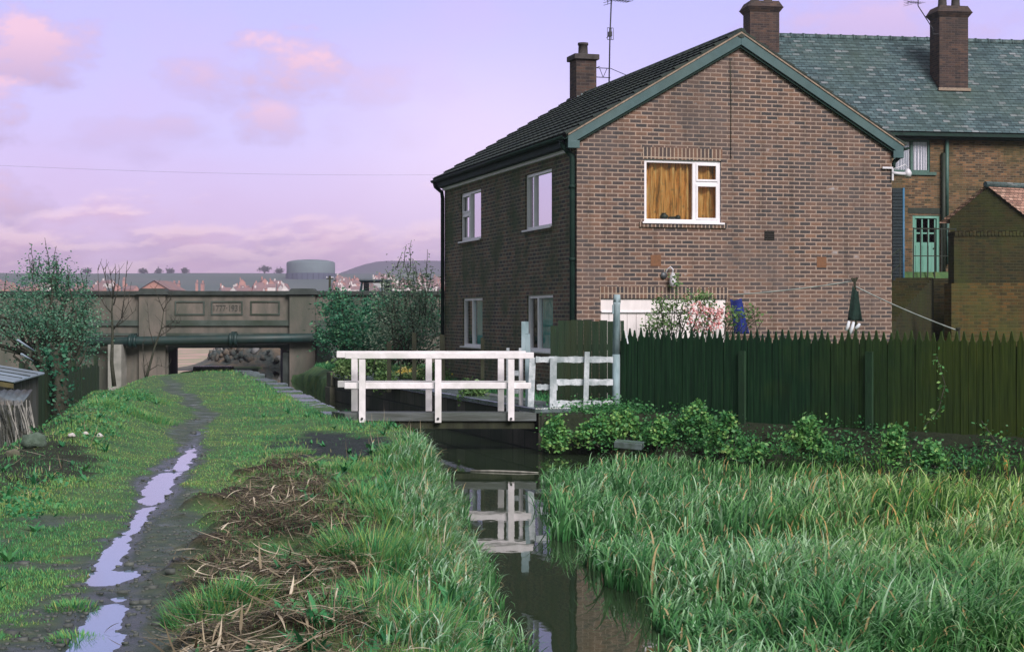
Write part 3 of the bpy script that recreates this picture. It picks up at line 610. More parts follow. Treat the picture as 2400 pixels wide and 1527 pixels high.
# ------------------------------------------------------------------ road bridge
BY = 54.0
def bx(px): return (px - CX) / F * BY
def bz(py): return EYE - (py - HY) / F * BY
rb = empty("road_bridge", (0, BY, -.6), 0, "long grey concrete road bridge with panelled parapet and a low rectangular opening", "bridge")
def road_bridge():
    Z = lambda py: bz(py) + .6
    xl, xr, X0, X1 = bx(395), bx(680), -30.0, 6.0
    top, soff = Z(692), Z(808)
    dx, dep = -1.75, 10.0
    m = MB()
    c = .45
    for side in (0, 1):                                     # front and back spandrels
        y = 0 if side == 0 else dep; s = 0 if side == 0 else dx
        def q(p): m.face([(a, y, b) for a, b in (p if side == 0 else p[::-1])])
        q([(X0, -.6), (xl + s, -.6), (xl + s, top), (X0, top)])
        q([(xr + s, -.6), (X1, -.6), (X1, top), (xr + s, top)])
        q([(xl + s, soff - .16), (xl + s + c, soff), (xr + s - c, soff), (xr + s, soff - .16), (xr + s, top), (xl + s, top)])
    m.face([(X0, .45, top), (X0, 0, top), (X1, 0, top), (X1, .45, top)])
    m.face([(X0, .45, Z(757)), (X0, .45, top), (X1, .45, top), (X1, .45, Z(757))])
    m.face([(X0, dep - .45, Z(757)), (X1, dep - .45, Z(757)), (X1, dep - .45, top), (X0, dep - .45, top)])
    m.face([(X0, dep - .45, top), (X1, dep - .45, top), (X1, dep, top), (X0, dep, top)])
    m.build("wall", MT["concrete"], rb)
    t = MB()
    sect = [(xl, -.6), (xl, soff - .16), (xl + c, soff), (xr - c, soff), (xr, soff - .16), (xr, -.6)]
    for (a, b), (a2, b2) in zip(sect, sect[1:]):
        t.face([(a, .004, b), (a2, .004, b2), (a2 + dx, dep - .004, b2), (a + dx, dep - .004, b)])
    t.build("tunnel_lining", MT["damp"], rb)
    m = MB()                                                # dark lintel beam and right jamb of the opening
    zl, zu, c2 = Z(815), Z(801), .35
    m.hexa([(xl, -.05, zl - .14), (xl + c2, -.05, zl), (xl + c2, -.004, zl), (xl, -.004, zl - .14), (xl, -.05, zu - .06), (xl + c2, -.05, zu), (xl + c2, -.004, zu), (xl, -.004, zu - .06)])
    m.box(xl + c2 + .001, xr - c2 - .001, -.05, -.004, zl, zu)
    m.hexa([(xr - c2, -.05, zl), (xr, -.05, zl - .14), (xr, -.004, zl - .14), (xr - c2, -.004, zl), (xr - c2, -.05, zu), (xr, -.05, zu - .06), (xr, -.004, zu - .06), (xr - c2, -.004, zu)])
    m.build("lintel", MT["coping"], rb)
    m = MB(); m.box(xr - .24, xr + .0, -.045, .25, -.6, zl - .145); m.build("jamb", MT["coping"], rb)
    m = MB(); m.box(X0, X1, -.10, .53, top + .002, Z(681.5)); m.box(X0, X1, dep - .5, dep + .1, top + .002, Z(681.5)); m.build("coping", MT["coping"], rb, bevel=.02)
    m = MB(); m.box(X0, X1, -.07, -.003, Z(763), Z(750)); m.box(X0, X1, -.03, -.003, Z(786), Z(780)); m.build("string_course", MT["damp"], rb)
    for p0, p1 in ((328, 390), (680, 740)):
        m = MB(); m.box(bx(p0), bx(p1), -.16, -.003, -.6, Z(692)); pil = m.build("pilaster", MT["concrete"], rb)
        m = MB(); a, b = bx(p0 - 8), bx(p1 + 8)
        m.hexa([(a, -.26, Z(690)), (b, -.26, Z(690)), (b, .55, Z(690)), (a, .55, Z(690)), (a + .18, -.2, Z(676)), (b - .18, -.2, Z(676)), (b - .18, .5, Z(676)), (a + .18, .5, Z(676))])
        m.build("cap", MT["coping"], pil)
    for p0, p1 in ((410, 480), (495, 569), (587, 656)):     # sunk panels: raised rims round a plain field
        m = MB(); a, b, lo, hi = bx(p0), bx(p1), Z(738), Z(705)
        for (u0, u1, v0, v1) in ((a, b, hi - .045, hi), (a, b, lo, lo + .045), (a, a + .045, lo + .045, hi - .045), (b - .045, b, lo + .045, hi - .045)):
            m.box(u0, u1, -.035, -.003, v0, v1)
        pn = m.build("panel", MT["damp"], rb)
        if p0 == 495:
            cu = bpy.data.curves.new("inscription", "FONT"); cu.body = "1777\u00b71931"; cu.size = .28; cu.align_x = "CENTER"; cu.align_y = "CENTER"; cu.extrude = .008
            cu.materials.append(MT["letter"])
            o = bpy.data.objects.new("inscription", cu); COL.objects.link(o); o.parent = pn
            bpy.context.view_layer.update()
            me = bpy.data.meshes.new_from_object(o.evaluated_get(bpy.context.evaluated_depsgraph_get())); bpy.data.objects.remove(o)
            o = bpy.data.objects.new("inscription", me); COL.objects.link(o); o.parent = pn
            o.location = ((a + b) / 2, -.012, (lo + hi) / 2 - .01); o.rotation_euler = (math.pi / 2, 0, 0); o.scale = (.82, 1, 1)
    m = MB(); m.box(bx(266), bx(297), -.75, -.003, -.6, Z(806)); m.build("pipe_pier", surf("pale concrete pier", (.30, .29, .27), (.20, .20, .18), rough=.9, scale=3), rb)
    m = MB()                                                # splayed wing wall to the right of the opening
    m.hexa([(bx(742), -.02, -.4), (bx(742) + .3, -.02, -.4), (bx(742) + 1.5, -5.0, -.4), (bx(742) + 1.2, -5.0, -.4), (bx(742), -.02, 1.9), (bx(742) + .3, -.02, 1.9), (bx(742) + 1.5, -5.0, .75), (bx(742) + 1.2, -5.0, .75)])
    m.build("wing_wall", MT["damp"], rb)
road_bridge()
m = MB(); m.face([(-60, BY + .45, bz(757) + .004), (8, BY + .45, bz(757) + .004), (8, BY + 9.55, bz(757) + .004), (-60, BY + 9.55, bz(757) + .004)])
tag(m.build("road", MT["asphalt"]), kind="structure")

pp = empty("pipeline", (0, BY - .42, 0), 0, "dark green iron pipe with bolted collars running along the face of the road bridge", "pipe")
m = MB(); ends = [(bx(190), 0, bz(800.5)), (bx(318), 0, bz(799)), (bx(552), 0, bz(794.5)), (bx(790), 0, bz(790))]
m.tube(ends, .155, 16); m.build("pipe", MT["pipe"], pp)
for px, py in ((318, 799), (552, 794.5)):
    m = MB(); X = bx(px); m.tube([(X - .13, 0, bz(py)), (X - .03, 0, bz(py))], .215, 16); m.tube([(X + .03, 0, bz(py)), (X + .13, 0, bz(py))], .215, 16); m.tube([(X - .12, 0, bz(py)), (X + .12, 0, bz(py))], .185, 12)
    m.box(X - .06, X + .06, -.05, .40, bz(py) + .10, bz(py) + .26); m.build("collar", MT["pipe"], pp)

# vehicle standing on the bridge, nose towards us
def vehicle():
    Y = 61.0; X = (881 - CX) / F * Y; z = bz(757) + .004
    v = empty("van", (X, Y, z), math.radians(4), "dark van on the road bridge, cab windows showing above the parapet", "van")
    H = EYE - (655 - HY) / F * Y - z
    W = .66
    m = MB()
    m.hexa([(-W, -1.7, .35), (W, -1.7, .35), (W, 1.7, .35), (-W, 1.7, .35), (-W, -1.65, .95), (W, -1.65, .95), (W, 1.65, .95), (-W, 1.65, .95)])
    m.hexa([(-W + .02, -1.2, .952), (-W + .09, -1.2, .952), (-W + .09, 1.6, .952), (-W + .02, 1.6, .952), (-W + .12, -.75, H - .1), (-W + .17, -.75, H - .1), (-W + .15, 1.5, H - .1), (-W + .10, 1.5, H - .1)])
    m.hexa([(W - .09, -1.2, .952), (W - .02, -1.2, .952), (W - .02, 1.6, .952), (W - .09, 1.6, .952), (W - .17, -.75, H - .1), (W - .12, -.75, H - .1), (W - .10, 1.5, H - .1), (W - .15, 1.5, H - .1)])
    m.box(-W + .09, W - .09, 1.50, 1.56, .952, 1.12); m.box(-W + .16, -.28, 1.50, 1.56, 1.12, H - .1); m.box(.28, W - .16, 1.50, 1.56, 1.12, H - .1)
    m.build("body", MT["carpaint"], v, bevel=.03)
    m = MB(); m.box(-W + .05, W - .05, -.80, 1.62, H - .098, H); m.build("roof", MT["carpaint"], v, bevel=.04)
    m = MB(); m.face([(-W + .1, -1.19, .97), (W - .1, -1.19, .97), (W - .16, -.77, H - .11), (-W + .16, -.77, H - .11)]); m.build("windscreen", MT["glass"], v)
    m = MB(); m.face([(-.27, 1.53, 1.13), (.27, 1.53, 1.13), (.27, 1.53, H - .11), (-.27, 1.53, H - .11)]); m.build("rear_window", MT["glass"], v)
    for sx in (-1, 1):
        m = MB(); m.lathe((sx * .45, 0, 0), [(.0, -1.0), (.09, -1.0), (.10, -.97)], 12)
        m.v = [(x, -1.66 + (z + 1.0) * -1, .72 + y) for x, y, z in m.v]; m.build("headlight", MT["lamp"], v)
        m = MB(); m.box(sx * (W + .02) - .02, sx * (W + .02) + .02, -.95, -.90, 1.0, 1.18); m.build("wing_mirror", MT["metal"], v)
        for y in (-1.1, 1.1):
            m = MB(); m.tube([(sx * (W - .16), y, .31), (sx * (W + .01), y, .31)], .31, 18); wh = m.build("wheel", MT["tyre"], v)
            m = MB(); m.tube([(sx * (W + .012), y, .31), (sx * (W + .02), y, .31)], .17, 14); m.build("rim", MT["metal"], wh)
vehicle()

# rubble tip beyond the opening
def rubble():
    n = 64
    xs = np.linspace(-14.5, -4, n); ys = np.linspace(66.5, 84, n)
    X, Y = np.meshgrid(xs, ys)
    ridge = sstep(-14.2, -8.6, X + (Y - 70) * .18) * sstep(66.2, 68.5, Y) * sstep(84.5, 78, Y)
    Z = -.6 + 2.6 * ridge + (fbm(X, Y, 1.2, 4) - .5) * 1.1 * ridge
    i = np.arange(n - 1)[:, None] * n + np.arange(n - 1)[None, :]
    Q = [np.stack([i, i + 1, i + n + 1, i + n], -1).reshape(-1, 4)]; V = [np.stack([X, Y, Z], -1).reshape(-1, 3)]; k = n * n
    r = np.random.default_rng(3)
    for _ in range(2600):
        a, b = r.integers(0, n), r.integers(0, n)
        if ridge[a, b] < .12: continue
        p = np.array((X[a, b], Y[a, b], Z[a, b])) + r.normal(0, .08, 3)
        s = r.uniform(.05, .19) * np.array((1, r.uniform(.5, 1.2), r.uniform(.35, .9)))
        c = np.array([(x, y, z) for z in (-1, 1) for x, y in ((-1, -1), (1, -1), (1, 1), (-1, 1))], float) * s * r.uniform(.75, 1.1, (8, 3))
        A = r.normal(size=(3, 3)); A, _q = np.linalg.qr(A); c = c @ A.T + p
        V.append(c); Q.append(np.array([(0, 3, 2, 1), (4, 5, 6, 7), (0, 1, 5, 4), (1, 2, 6, 5), (2, 3, 7, 6), (3, 0, 4, 7)]) + k); k += 8
    V = np.concatenate(V)
    o = np_mesh("rubble_heap", V, np.concatenate(Q), MT["rubble"])
    tag(o, kind="stuff", label="heap of tipped grey rubble and stone seen through the bridge opening", cat="rubble")
    pale = MT["rubblepale"]; o.data.materials.append(pale)
    mi = np.zeros(len(o.data.polygons), dtype=np.int32); f0 = (n - 1) ** 2
    for q in range(f0, len(mi), 6): mi[q:q + 6] = 1 if r.random() < .22 else 0
    o.data.polygons.foreach_set("material_index", mi)
rubble()
m = MB(); a = at(452, 868, 57); m.box(0, 1.35, 0, .6, -.25, .14)
tag(m.build("stone_block", MT["slab"], loc=(a.x, 57, a.z), bevel=.03), "flat grey stone block lying in the mouth of the bridge opening", "stone")

# coping slabs of the towpath edge
SLABL = ["{} wet coping slab from the footbridge along the towpath edge".format(w) for w in ("first", "second", "third", "fourth", "fifth", "sixth", "seventh", "eighth", "ninth", "tenth", "eleventh", "twelfth", "thirteenth", "fourteenth", "fifteenth", "sixteenth", "seventeenth", "eighteenth")]
yy = 26.2
for i in range(18):
    ln = random.uniform(.6, 1.0); y1 = yy + ln
    x0, x1 = pl(yy, LEFT_N), pl(y1, LEFT_N); w_ = random.uniform(.42, .66); dz = random.uniform(-.015, .025)
    m = MB(); zt = float(ground_z(x0 - .5, yy)) + .015 + dz; zb = zt - .16
    hx_ = [(0, 0), (-w_, 0), (x1 - x0 - w_, ln), (x1 - x0, ln)]
    m.hexa([(a + .02, b, zb) for a, b in hx_] + [(a + .02, b, zt) for a, b in hx_])
    tag(m.build("coping_slab", MT["slab"], loc=(float(x0), yy, 0), bevel=.012), SLABL[i], "coping slab", "coping stones along the towpath edge")
    yy = y1 + random.uniform(.35, .8)
# masonry of the canal
m = MB()
p = [(y, x) for y, x in LEFT_N if y <= 54]
for (y0, x0), (y1, x1) in zip(p, p[1:]): m.hexa([(x0 - .3, y0, -1.1), (x0 + .035, y0, -1.1), (x1 + .035, y1, -1.1), (x1 - .3, y1, -1.1), (x0 - .3, y0, -.13), (x0 + .035, y0, -.13), (x1 + .035, y1, -.27), (x1 - .3, y1, -.27)])
tag(m.build("canal_wall", MT["stone"]), "dark stone wall lining the towpath side of the narrow canal", "canal wall")
cw = empty("canal_wall", (.15, 26.4, -1.1), math.atan2(14.6, -4.7) - math.pi / 2, "mossy stone canal wall below the garden path, ending in a pier", "canal wall")
L = math.hypot(14.6, 4.7)
m = MB(); m.box(-.04, .42, -1.0, L - .6, 0, 1.18); m.build("wall", MT["stone"], cw)
m = MB(); m.box(-.10, .5, -1.0, L - .6, 1.183, 1.27); m.build("coping", MT["slab"], cw, bevel=.015)
m = MB(); m.box(-.18, .42, L - .6, L, 0, .95); m.box(-.15, .39, L - .57, L - .03, .953, 1.32); m.build("pier", MT["pier"], cw, bevel=.02)
ga = MB()                                                   # garden path between house and canal
pts = [(.55, 27.0), (-.2, 29.5), (-1.35, 33), (-2.2, 36), (-3.2, 40), (-4.3, 44.0)]
for (x0, y0), (x1, y1) in zip(pts, pts[1:]): ga.face([(x0 - .42, y0, .125), (x0 + .42, y0, .125), (x1 + .42, y1, .125), (x1 - .42, y1, .125)])
tag(ga.build("garden_path", MT["path"]), kind="structure")
# ------------------------------------------------------------------ the brick house
TH = math.atan(.293)
HW, HL, HE = 6.30, 9.80, 4.74
hs = empty("brick_house", (1.16, 29.0, 0), TH, "two storey brick house with a dark tiled roof and white windows beside the canal", "house")
TG = lambda u, d, v: (u, d, v)                    # gable wall: u along, d into the house
TS = lambda u, d, v: (d, u, v)                    # canal side wall
def wall_holes(mb, T, u0, u1, v0, v1, holes, depth=.11):
    us = sorted({u0, u1, *[h[0] for h in holes], *[h[1] for h in holes]}); vs = sorted({v0, v1, *[h[2] for h in holes], *[h[3] for h in holes]})
    for a, b in zip(us, us[1:]):
        for c, d in zip(vs, vs[1:]):
            if any(h[0] <= a and b <= h[1] and h[2] <= c and d <= h[3] for h in holes): continue
            mb.face([T(a, 0, c), T(b, 0, c), T(b, 0, d), T(a, 0, d)])
    for a, b, c, d in holes:
        mb.face([T(a, 0, c), T(a, depth, c), T(a, depth, d), T(a, 0, d)]); mb.face([T(b, 0, c), T(b, depth, c), T(b, depth, d), T(b, 0, d)])
        mb.face([T(a, 0, c), T(b, 0, c), T(b, depth, c), T(a, depth, c)]); mb.face([T(a, 0, d), T(b, 0, d), T(b, depth, d), T(a, depth, d)])
GWIN = (1.288, 2.793, 3.32, 4.456)
GBRD = (.452, 2.896, .05, 1.927)
SW = [(1.476, 3.2, 3.30, 4.395), (6.526, 8.27, 3.30, 4.395), (1.40, 3.08, .94, 2.015), (6.40, 8.1, .94, 2.015)]
APEX = HE + 1.93
m = MB()
wall_holes(m, TG, 0, HW, -.3, HE, [GWIN, GBRD])
m.face([(0, 0, HE), (HW, 0, HE), (HW / 2, 0, APEX)])
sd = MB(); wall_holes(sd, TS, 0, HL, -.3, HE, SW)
m.face([(HW, 0, -.3), (HW, HL, -.3), (HW, HL, HE), (HW, 0, HE)])
m.face([(0, HL, -.3), (HW, HL, -.3), (HW, HL, HE), (HW / 2, HL, APEX), (0, HL, HE)])
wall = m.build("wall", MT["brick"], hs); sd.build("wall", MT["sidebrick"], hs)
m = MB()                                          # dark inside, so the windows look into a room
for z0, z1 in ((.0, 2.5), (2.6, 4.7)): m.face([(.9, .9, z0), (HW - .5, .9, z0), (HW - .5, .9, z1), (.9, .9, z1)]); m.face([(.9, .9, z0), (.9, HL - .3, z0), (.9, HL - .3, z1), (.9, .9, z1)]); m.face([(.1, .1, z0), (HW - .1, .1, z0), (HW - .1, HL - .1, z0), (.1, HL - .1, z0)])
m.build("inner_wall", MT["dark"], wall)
m = MB(); m.box(1.26, 2.82, -.004, .05, 4.458, 4.672); m.build("lintel", MT["soldier"], wall)
m = MB(); m.box(.42, 2.93, -.004, .05, 1.93, 2.142); m.build("lintel", MT["soldier"], wall)
for a, b, c, d in SW: m = MB(); m.box(-.03, .10, a - .06, b + .06, c - .075, c - .002); m.build("sill_brick", MT["sidebrick"], wall)
m = MB(); m.box(1.19, 2.89, -.035, .08, 3.225, 3.318); m.build("sill_brick", MT["soldier"], wall)

def window(parent, T, a, b, c, d, split, transom, frame, glass, d0=.035, cur=None, wavy=True, cd=.16, fw=.055):
    """split: u of the mullion; transom: (u0, u1, v) of a cross bar."""
    m = MB()
    m.tbox(T, a + .002, b - .002, d0, d0 + .07, c + .002, c + fw); m.tbox(T, a + .002, b - .002, d0, d0 + .07, d - fw, d - .002)
    m.tbox(T, a + .002, a + fw, d0, d0 + .07, c + fw, d - fw); m.tbox(T, b - fw, b - .002, d0, d0 + .07, c + fw, d - fw)
    for s in split: m.tbox(T, s - fw * .6, s + fw * .6, d0, d0 + .07, c + fw, d - fw)
    if transom: u0, u1, v = transom; m.tbox(T, u0, u1, d0 + .004, d0 + .066, v - .03, v + .03)
    if transom:
        u0, u1, v = transom
        for (p, q) in ((c + fw, v - .03), (v + .03, d - fw)):
            m.tbox(T, u0, u1, d0 - .012, d0 + .03, p, p + .035); m.tbox(T, u0, u1, d0 - .012, d0 + .03, q - .035, q); m.tbox(T, u0, u0 + .035, d0 - .012, d0 + .03, p + .035, q - .035); m.tbox(T, u1 - .035, u1, d0 - .012, d0 + .03, p + .035, q - .035)
    w = m.build("window", frame, parent)
    m = MB(); m.tbox(T, a - .05, b + .05, -.06, d0, c - .03, c + .002) if frame == MT["uwhite"] else None
    if m.v: m.build("sill", frame, w)
    m = MB(); m.face([T(a + .03, d0 + .045, c + .03), T(b - .03, d0 + .045, c + .03), T(b - .03, d0 + .045, d - .03), T(a + .03, d0 + .045, d - .03)]); m.build("pane", glass, w)
    for (ca, cb, mat, amp) in cur or []:
        m = MB(); n = max(6, int((cb - ca) / .022)); P = []
        for i in range(n + 1):
            u = ca + (cb - ca) * i / n
            P.append((u, d0 + cd + amp * math.sin(u * (36 if amp > .03 else 62) + 1.3 * math.sin(u * 9))))
        for (u0, q0), (u1, q1) in zip(P, P[1:]): m.face([T(u0, q0, c - .02), T(u1, q1, c - .02), T(u1, q1, d + .02), T(u0, q0, d + .02)], 0, True)
        m.build("curtain", mat, w)
    return w
window(hs, TG, *GWIN, [2.275], (2.31, 2.738, 4.05), MT["uwhite"], MT["glass"], cur=[(1.25, 2.83, MT["curtain"], .045)])
window(hs, TS, *SW[0], [2.72], None, MT["uwhite"], MT["glassside"], cur=[(1.45, 2.70, MT["lace"], .016), (2.72, 3.25, MT["mouldgreen"], .012)], cd=.09)
window(hs, TS, *SW[1], [7.55], (7.58, 8.215, 3.92), MT["uwhite"], MT["glassside"], cur=[(6.5, 7.55, MT["lace"], .016), (7.57, 8.3, MT["mouldgreen"], .012)], cd=.09)
window(hs, TS, *SW[2], [2.45], None, MT["uwhite"], MT["glasslow"], cur=[(1.38, 2.43, MT["tealcurtain"], .008)], cd=.09)
window(hs, TS, *SW[3], [7.35], None, MT["uwhite"], MT["glasslow"], cur=[(6.38, 7.33, MT["tealcurtain"], .008)], cd=.09)
# boarded garage front
m = MB(); n = 14; a, b, c, d = GBRD
for i in range(n):
    u0, u1 = a + (b - a) * i / n, a + (b - a) * (i + 1) / n; m.box(u0 + .004, u1 - .004, .05, .075, c, d - .24)
m.box(a, b, .076, .09, c, d)
m.box(a + .002, b - .002, .03, .074, d - .232, d - .004); gd = m.build("boarded_door", MT["board"], hs)
m = MB(); m.box(a + .02, b - .02, .012, .029, d - .25, d - .225); m.build("rail", MT["uwhite"], gd)
# vents, cable
m = MB()
for i in range(4): m.box(3.667, 3.857, -.012, -.004, 3.02 + i * .045, 3.05 + i * .045)
m.box(3.66, 3.864, -.003, .02, 3.012, 3.192); m.build("air_vent", MT["vent"], hs)
for u in (1.41, 4.73): m = MB(); m.box(u, u + .2, -.006, .03, 2.52, 2.72); m.build("air_vent", MT["ventclay"], hs)
m = MB(); m.tube([(2.98, -.012, 4.50), (2.985, -.014, 5.4), (2.97, -.012, 6.35)], .006, 5); m.build("cable", MT["oldpost"], hs)
# roof: overlapping courses of tile on both slopes
RX0, RZ0 = -.24, HE + .10
RX1, RZ1 = HW / 2, APEX + .17
def courses(m, E, R, y0, y1, n, thick, wave=0, step=.15):
    """E, R: (x, z) of eave and ridge; courses along local y."""
    E, R = Vector((E[0], 0, E[1])), Vector((R[0], 0, R[1])); s = (R - E) / n; d = s.normalized()
    nrm = Vector((-d.z, 0, d.x)); nrm = nrm if nrm.z > 0 else -nrm
    for i in range(n):
        a = E + s * i + nrm * thick; b = E + s * (i + 1.12) + nrm * .002 + nrm * thick * .15; a0 = E + s * i
        if not wave:
            m.face([(a.x, y0, a.z), (a.x, y1, a.z), (b.x, y1, b.z), (b.x, y0, b.z)])
        else:
            k = int(round((y1 - y0) / step)); prof = (0, .02, .024, .004, 0, .004, .024, .02)
            Y = [y0 + (y1 - y0) * q / (k * 2) for q in range(k * 2 + 1)]
            for q, (ya, yb) in enumerate(zip(Y, Y[1:])):
                ha = wave if q % 2 == 0 else 0; mid = (ya + yb) / 2
                for (p0, p1, h0, h1) in ((ya, mid, 0, wave), (mid, yb, wave, 0)) if q % 2 == 0 else ((ya, yb, 0, 0),):
                    A0, A1 = a + nrm * h0, a + nrm * h1; B0, B1 = b + nrm * h0, b + nrm * h1
                    m.face([(A0.x, p0, A0.z), (A1.x, p1, A1.z), (B1.x, p1, B1.z), (B0.x, p0, B0.z)])
                    m.face([(a0.x, p0, a0.z), (a0.x, p1, a0.z), (A1.x, p1, A1.z), (A0.x, p0, A0.z)])
        m.face([(a0.x, y0, a0.z), (a0.x, y1, a0.z), (a.x, y1, a.z), (a.x, y0, a.z)])
        for y in (y0, y1): m.face([(a0.x, y, a0.z), (a.x, y, a.z), (b.x, y, b.z), ((E + s * (i + 1)).x, y, (E + s * (i + 1)).z)])
    q = -nrm * .02
    m.face([(E.x, y0, E.z), (E.x, y1, E.z), (R.x, y1, R.z), (R.x, y0, R.z)])
m = MB()
courses(m, (RX0, RZ0), (RX1, RZ1), -.13, HL + .13, 13, .048, wave=.011, step=.30)
courses(m, (HW + .24, RZ0), (RX1, RZ1), -.13, HL + .13, 13, .048, wave=.011, step=.30)
roof = m.build("roof", MT["tile"], hs)
m = MB()
for i in range(22):
    y0 = -.12 + i * .46; y1 = min(y0 + .45, HL + .12)
    m.tube([(RX1, y0, RZ1 - .03), (RX1, y1, RZ1 - .03)], .092, 12)
m.build("ridge_tile", MT["tile"], roof)
for sgn in (0, 1):                                # bargeboards, verges, fascias
    fx = lambda x: x if not sgn else HW - x
    e, r = Vector((fx(-.20), 0, RZ0 - .005)), Vector((RX1, 0, RZ1 - .03))
    for y0, y1 in ((-.105, -.075), (HL + .075, HL + .105)):
        m = MB()
        m.hexa([(e.x, y0, e.z - .19), (r.x, y0, r.z - .215), (r.x, y1, r.z - .215), (e.x, y1, e.z - .19), (e.x, y0, e.z - .012), (r.x, y0, r.z - .012), (r.x, y1, r.z - .012), (e.x, y1, e.z - .012)])
        if y0 < 0: m.box(min(fx(-.20), fx(.02)), max(fx(-.20), fx(.02)), -.108, -.072, RZ0 - .235, RZ0 - .1)
        m.build("bargeboard", MT["teal"], hs, bevel=.006)
    m = MB()
    m.hexa([(e.x, -.122, e.z - .008), (r.x, -.122, r.z - .008), (r.x, .05, r.z - .008), (e.x, .05, e.z - .008), (e.x, -.122, e.z + .022), (r.x, -.122, r.z + .026), (r.x, .05, r.z + .026), (e.x, .05, e.z + .022)])
    m.build("verge", MT["verge"], roof)
    m = MB(); m.hexa([(e.x, -.07, e.z - .235), (r.x, -.07, r.z - .26), (r.x, .0, r.z - .26), (e.x, .0, e.z - .235), (e.x, -.07, e.z - .2), (r.x, -.07, r.z - .22), (r.x, .0, r.z - .22), (e.x, .0, e.z - .2)])
    m.build("soffit", MT["tealdark"], hs)
    m = MB(); a, b = sorted((fx(-.20), fx(-.17))); m.box(a, b, -.07, HL + .07, RZ0 - .19, RZ0 - .012); fas = m.build("fascia", MT["tealdark"], hs)
    m = MB(); a, b = sorted((fx(-.20), fx(0))); m.box(a, b, -.06, HL + .07, RZ0 - .20, RZ0 - .192); m.build("soffit", MT["tealdark"], hs); m = MB(); a, b = sorted((fx(-.06), fx(0))); m.box(a, b, .35, HL, RZ0 - .26, RZ0 - .202); m.build("soffit_board", MT["uwhite"], hs)
    # half round gutter
    m = MB(); gx = fx(-.26); P = [(gx + .055 * math.cos(t), RZ0 - .02 + .055 * math.sin(t)) for t in np.linspace(math.pi, 2 * math.pi, 8)]
    for (x0, z0), (x1, z1) in zip(P, P[1:]):
        m.face([(x0, -.12, z0), (x1, -.12, z1), (x1, HL + .12, z1), (x0, HL + .12, z0)], 0, True)
    g = m.build("gutter", MT["tealdark"], hs); g.modifiers.new("solid", "SOLIDIFY").thickness = .008
m = MB(); m.tube([(-.26, .10, RZ0 - .08), (-.24, .10, RZ0 - .17), (-.07, .08, RZ0 - .36), (-.06, .08, RZ0 - .5), (-.06, .08, .1)], .05, 10)
for z in (1.2, 2.6, 3.9): m.tube([(-.06, .08, z), (-.06, .08, z + .06)], .062, 10)
m.build("downpipe", MT["tealdark"], hs)
m = MB(); m.tube([(-.26, HL - .05, RZ0 - .08), (-.24, HL - .05, RZ0 - .17), (-.08, HL - .04, RZ0 - .30), (-.06, HL - .04, RZ0 - .45), (-.06, HL - .04, .1)], .045, 10); m.build("downpipe", MT["tealdark"], hs)
m = MB(); m.tube([(HW + .26, .06, RZ0 - .06), (HW + .22, .05, RZ0 - .18), (HW + .07, .03, RZ0 - .30), (HW + .05, .03, RZ0 - .42)], .04, 10); m.build("downpipe", MT["tealdark"], hs)
# chimney
cx0, cy0 = 3.17, 8.95
ch = MB(); ch.box(cx0 - .25, cx0 + .25, cy0 - .25, cy0 + .25, 5.7, 7.66)
chim = ch.build("chimney", MT["chimbrick"], hs)
m = MB(); m.box(cx0 - .31, cx0 + .31, cy0 - .31, cy0 + .31, 7.663, 7.79); m.build("cap", MT["pot"], chim, bevel=.015)
m = MB(); m.lathe((cx0, cy0, 7.79), [(.125, 0), (.115, .05), (.108, .24), (.125, .245), (.125, .30), (.095, .30), (.09, .02)], 18); m.build("pot", MT["pot"], chim)
m = MB(); m.hexa([(cx0 - .40, cy0 - .3, 6.50), (cx0 - .255, cy0 - .3, 6.58), (cx0 - .255, cy0 + .3, 6.58), (cx0 - .40, cy0 + .3, 6.50), (cx0 - .40, cy0 - .3, 6.56), (cx0 - .255, cy0 - .3, 6.76), (cx0 - .255, cy0 + .3, 6.76), (cx0 - .40, cy0 + .3, 6.56)])
for k in range(3): m.box(cx0 - .24 + k * .1, cx0 - .15 + k * .1, cy0 - .262, cy0 - .252, 6.62 + k * .06, 6.80 + k * .06)
m.build("flashing", MT["slab"], chim)

def hp(x, y, z):                                  # house-local to world
    return Vector((1.16 + x * math.cos(TH) - y * math.sin(TH), 29.0 + x * math.sin(TH) + y * math.cos(TH), z))
# aerial strapped to that chimney
p = hp(cx0 + .62, cy0 - .1, 0)
ae = empty("television_aerial", (p.x, p.y, 7.2), TH, "tall television aerial mast strapped to the single pot chimney", "aerial")
m = MB(); m.tube([(0, 0, -.05), (.02, 0, 1.0), (.06, 0, 2.0)], .017, 6); m.build("mast", MT["darkmetal"], ae)
m = MB(); m.bar((-.33, 0, .30), (.03, 0, .30), .018); m.bar((-.33, 0, .08), (.03, 0, .08), .018); m.bar((-.15, 0, .08), (-.05, 0, .30), .012); m.bar((-.24, 0, .3), (-.15, 0, .08), .012)
m.tube([(-.32, -.24, .3), (-.32, .5, .3)], .008, 5); m.build("bracket", MT["darkmetal"], ae)
def yagi(parent, z, xo, n, ln, half, yaw=0, reflector=True):
    m = MB(); c, s = math.cos(yaw), math.sin(yaw); R = lambda a, b, h: (xo + a * c - b * s, a * s + b * c, z + h)
    m.bar(R(-ln / 2, 0, 0), R(ln / 2, 0, 0), .016)
    for i in range(n):
        a = -ln / 2 + ln * i / (n - 1); m.bar(R(a, -half, 0), R(a, half, 0), .009)
    if reflector:
        for h in (-.12, -.06, .06, .12): m.bar(R(-ln / 2, -half * 1.1, h), R(-ln / 2, half * 1.1, h), .009)
        m.bar(R(-ln / 2, 0, -.13), R(-ln / 2, 0, .13), .012)
    m.build("antenna", MT["darkmetal"], parent)
yagi(ae, 1.93, .24, 9, .62, .16, .25)
m = MB()
for h in (-.14, .14): m.bar((-.05, -.02, 1.12 + h), (.10, -.02, 1.12 + h), .012)
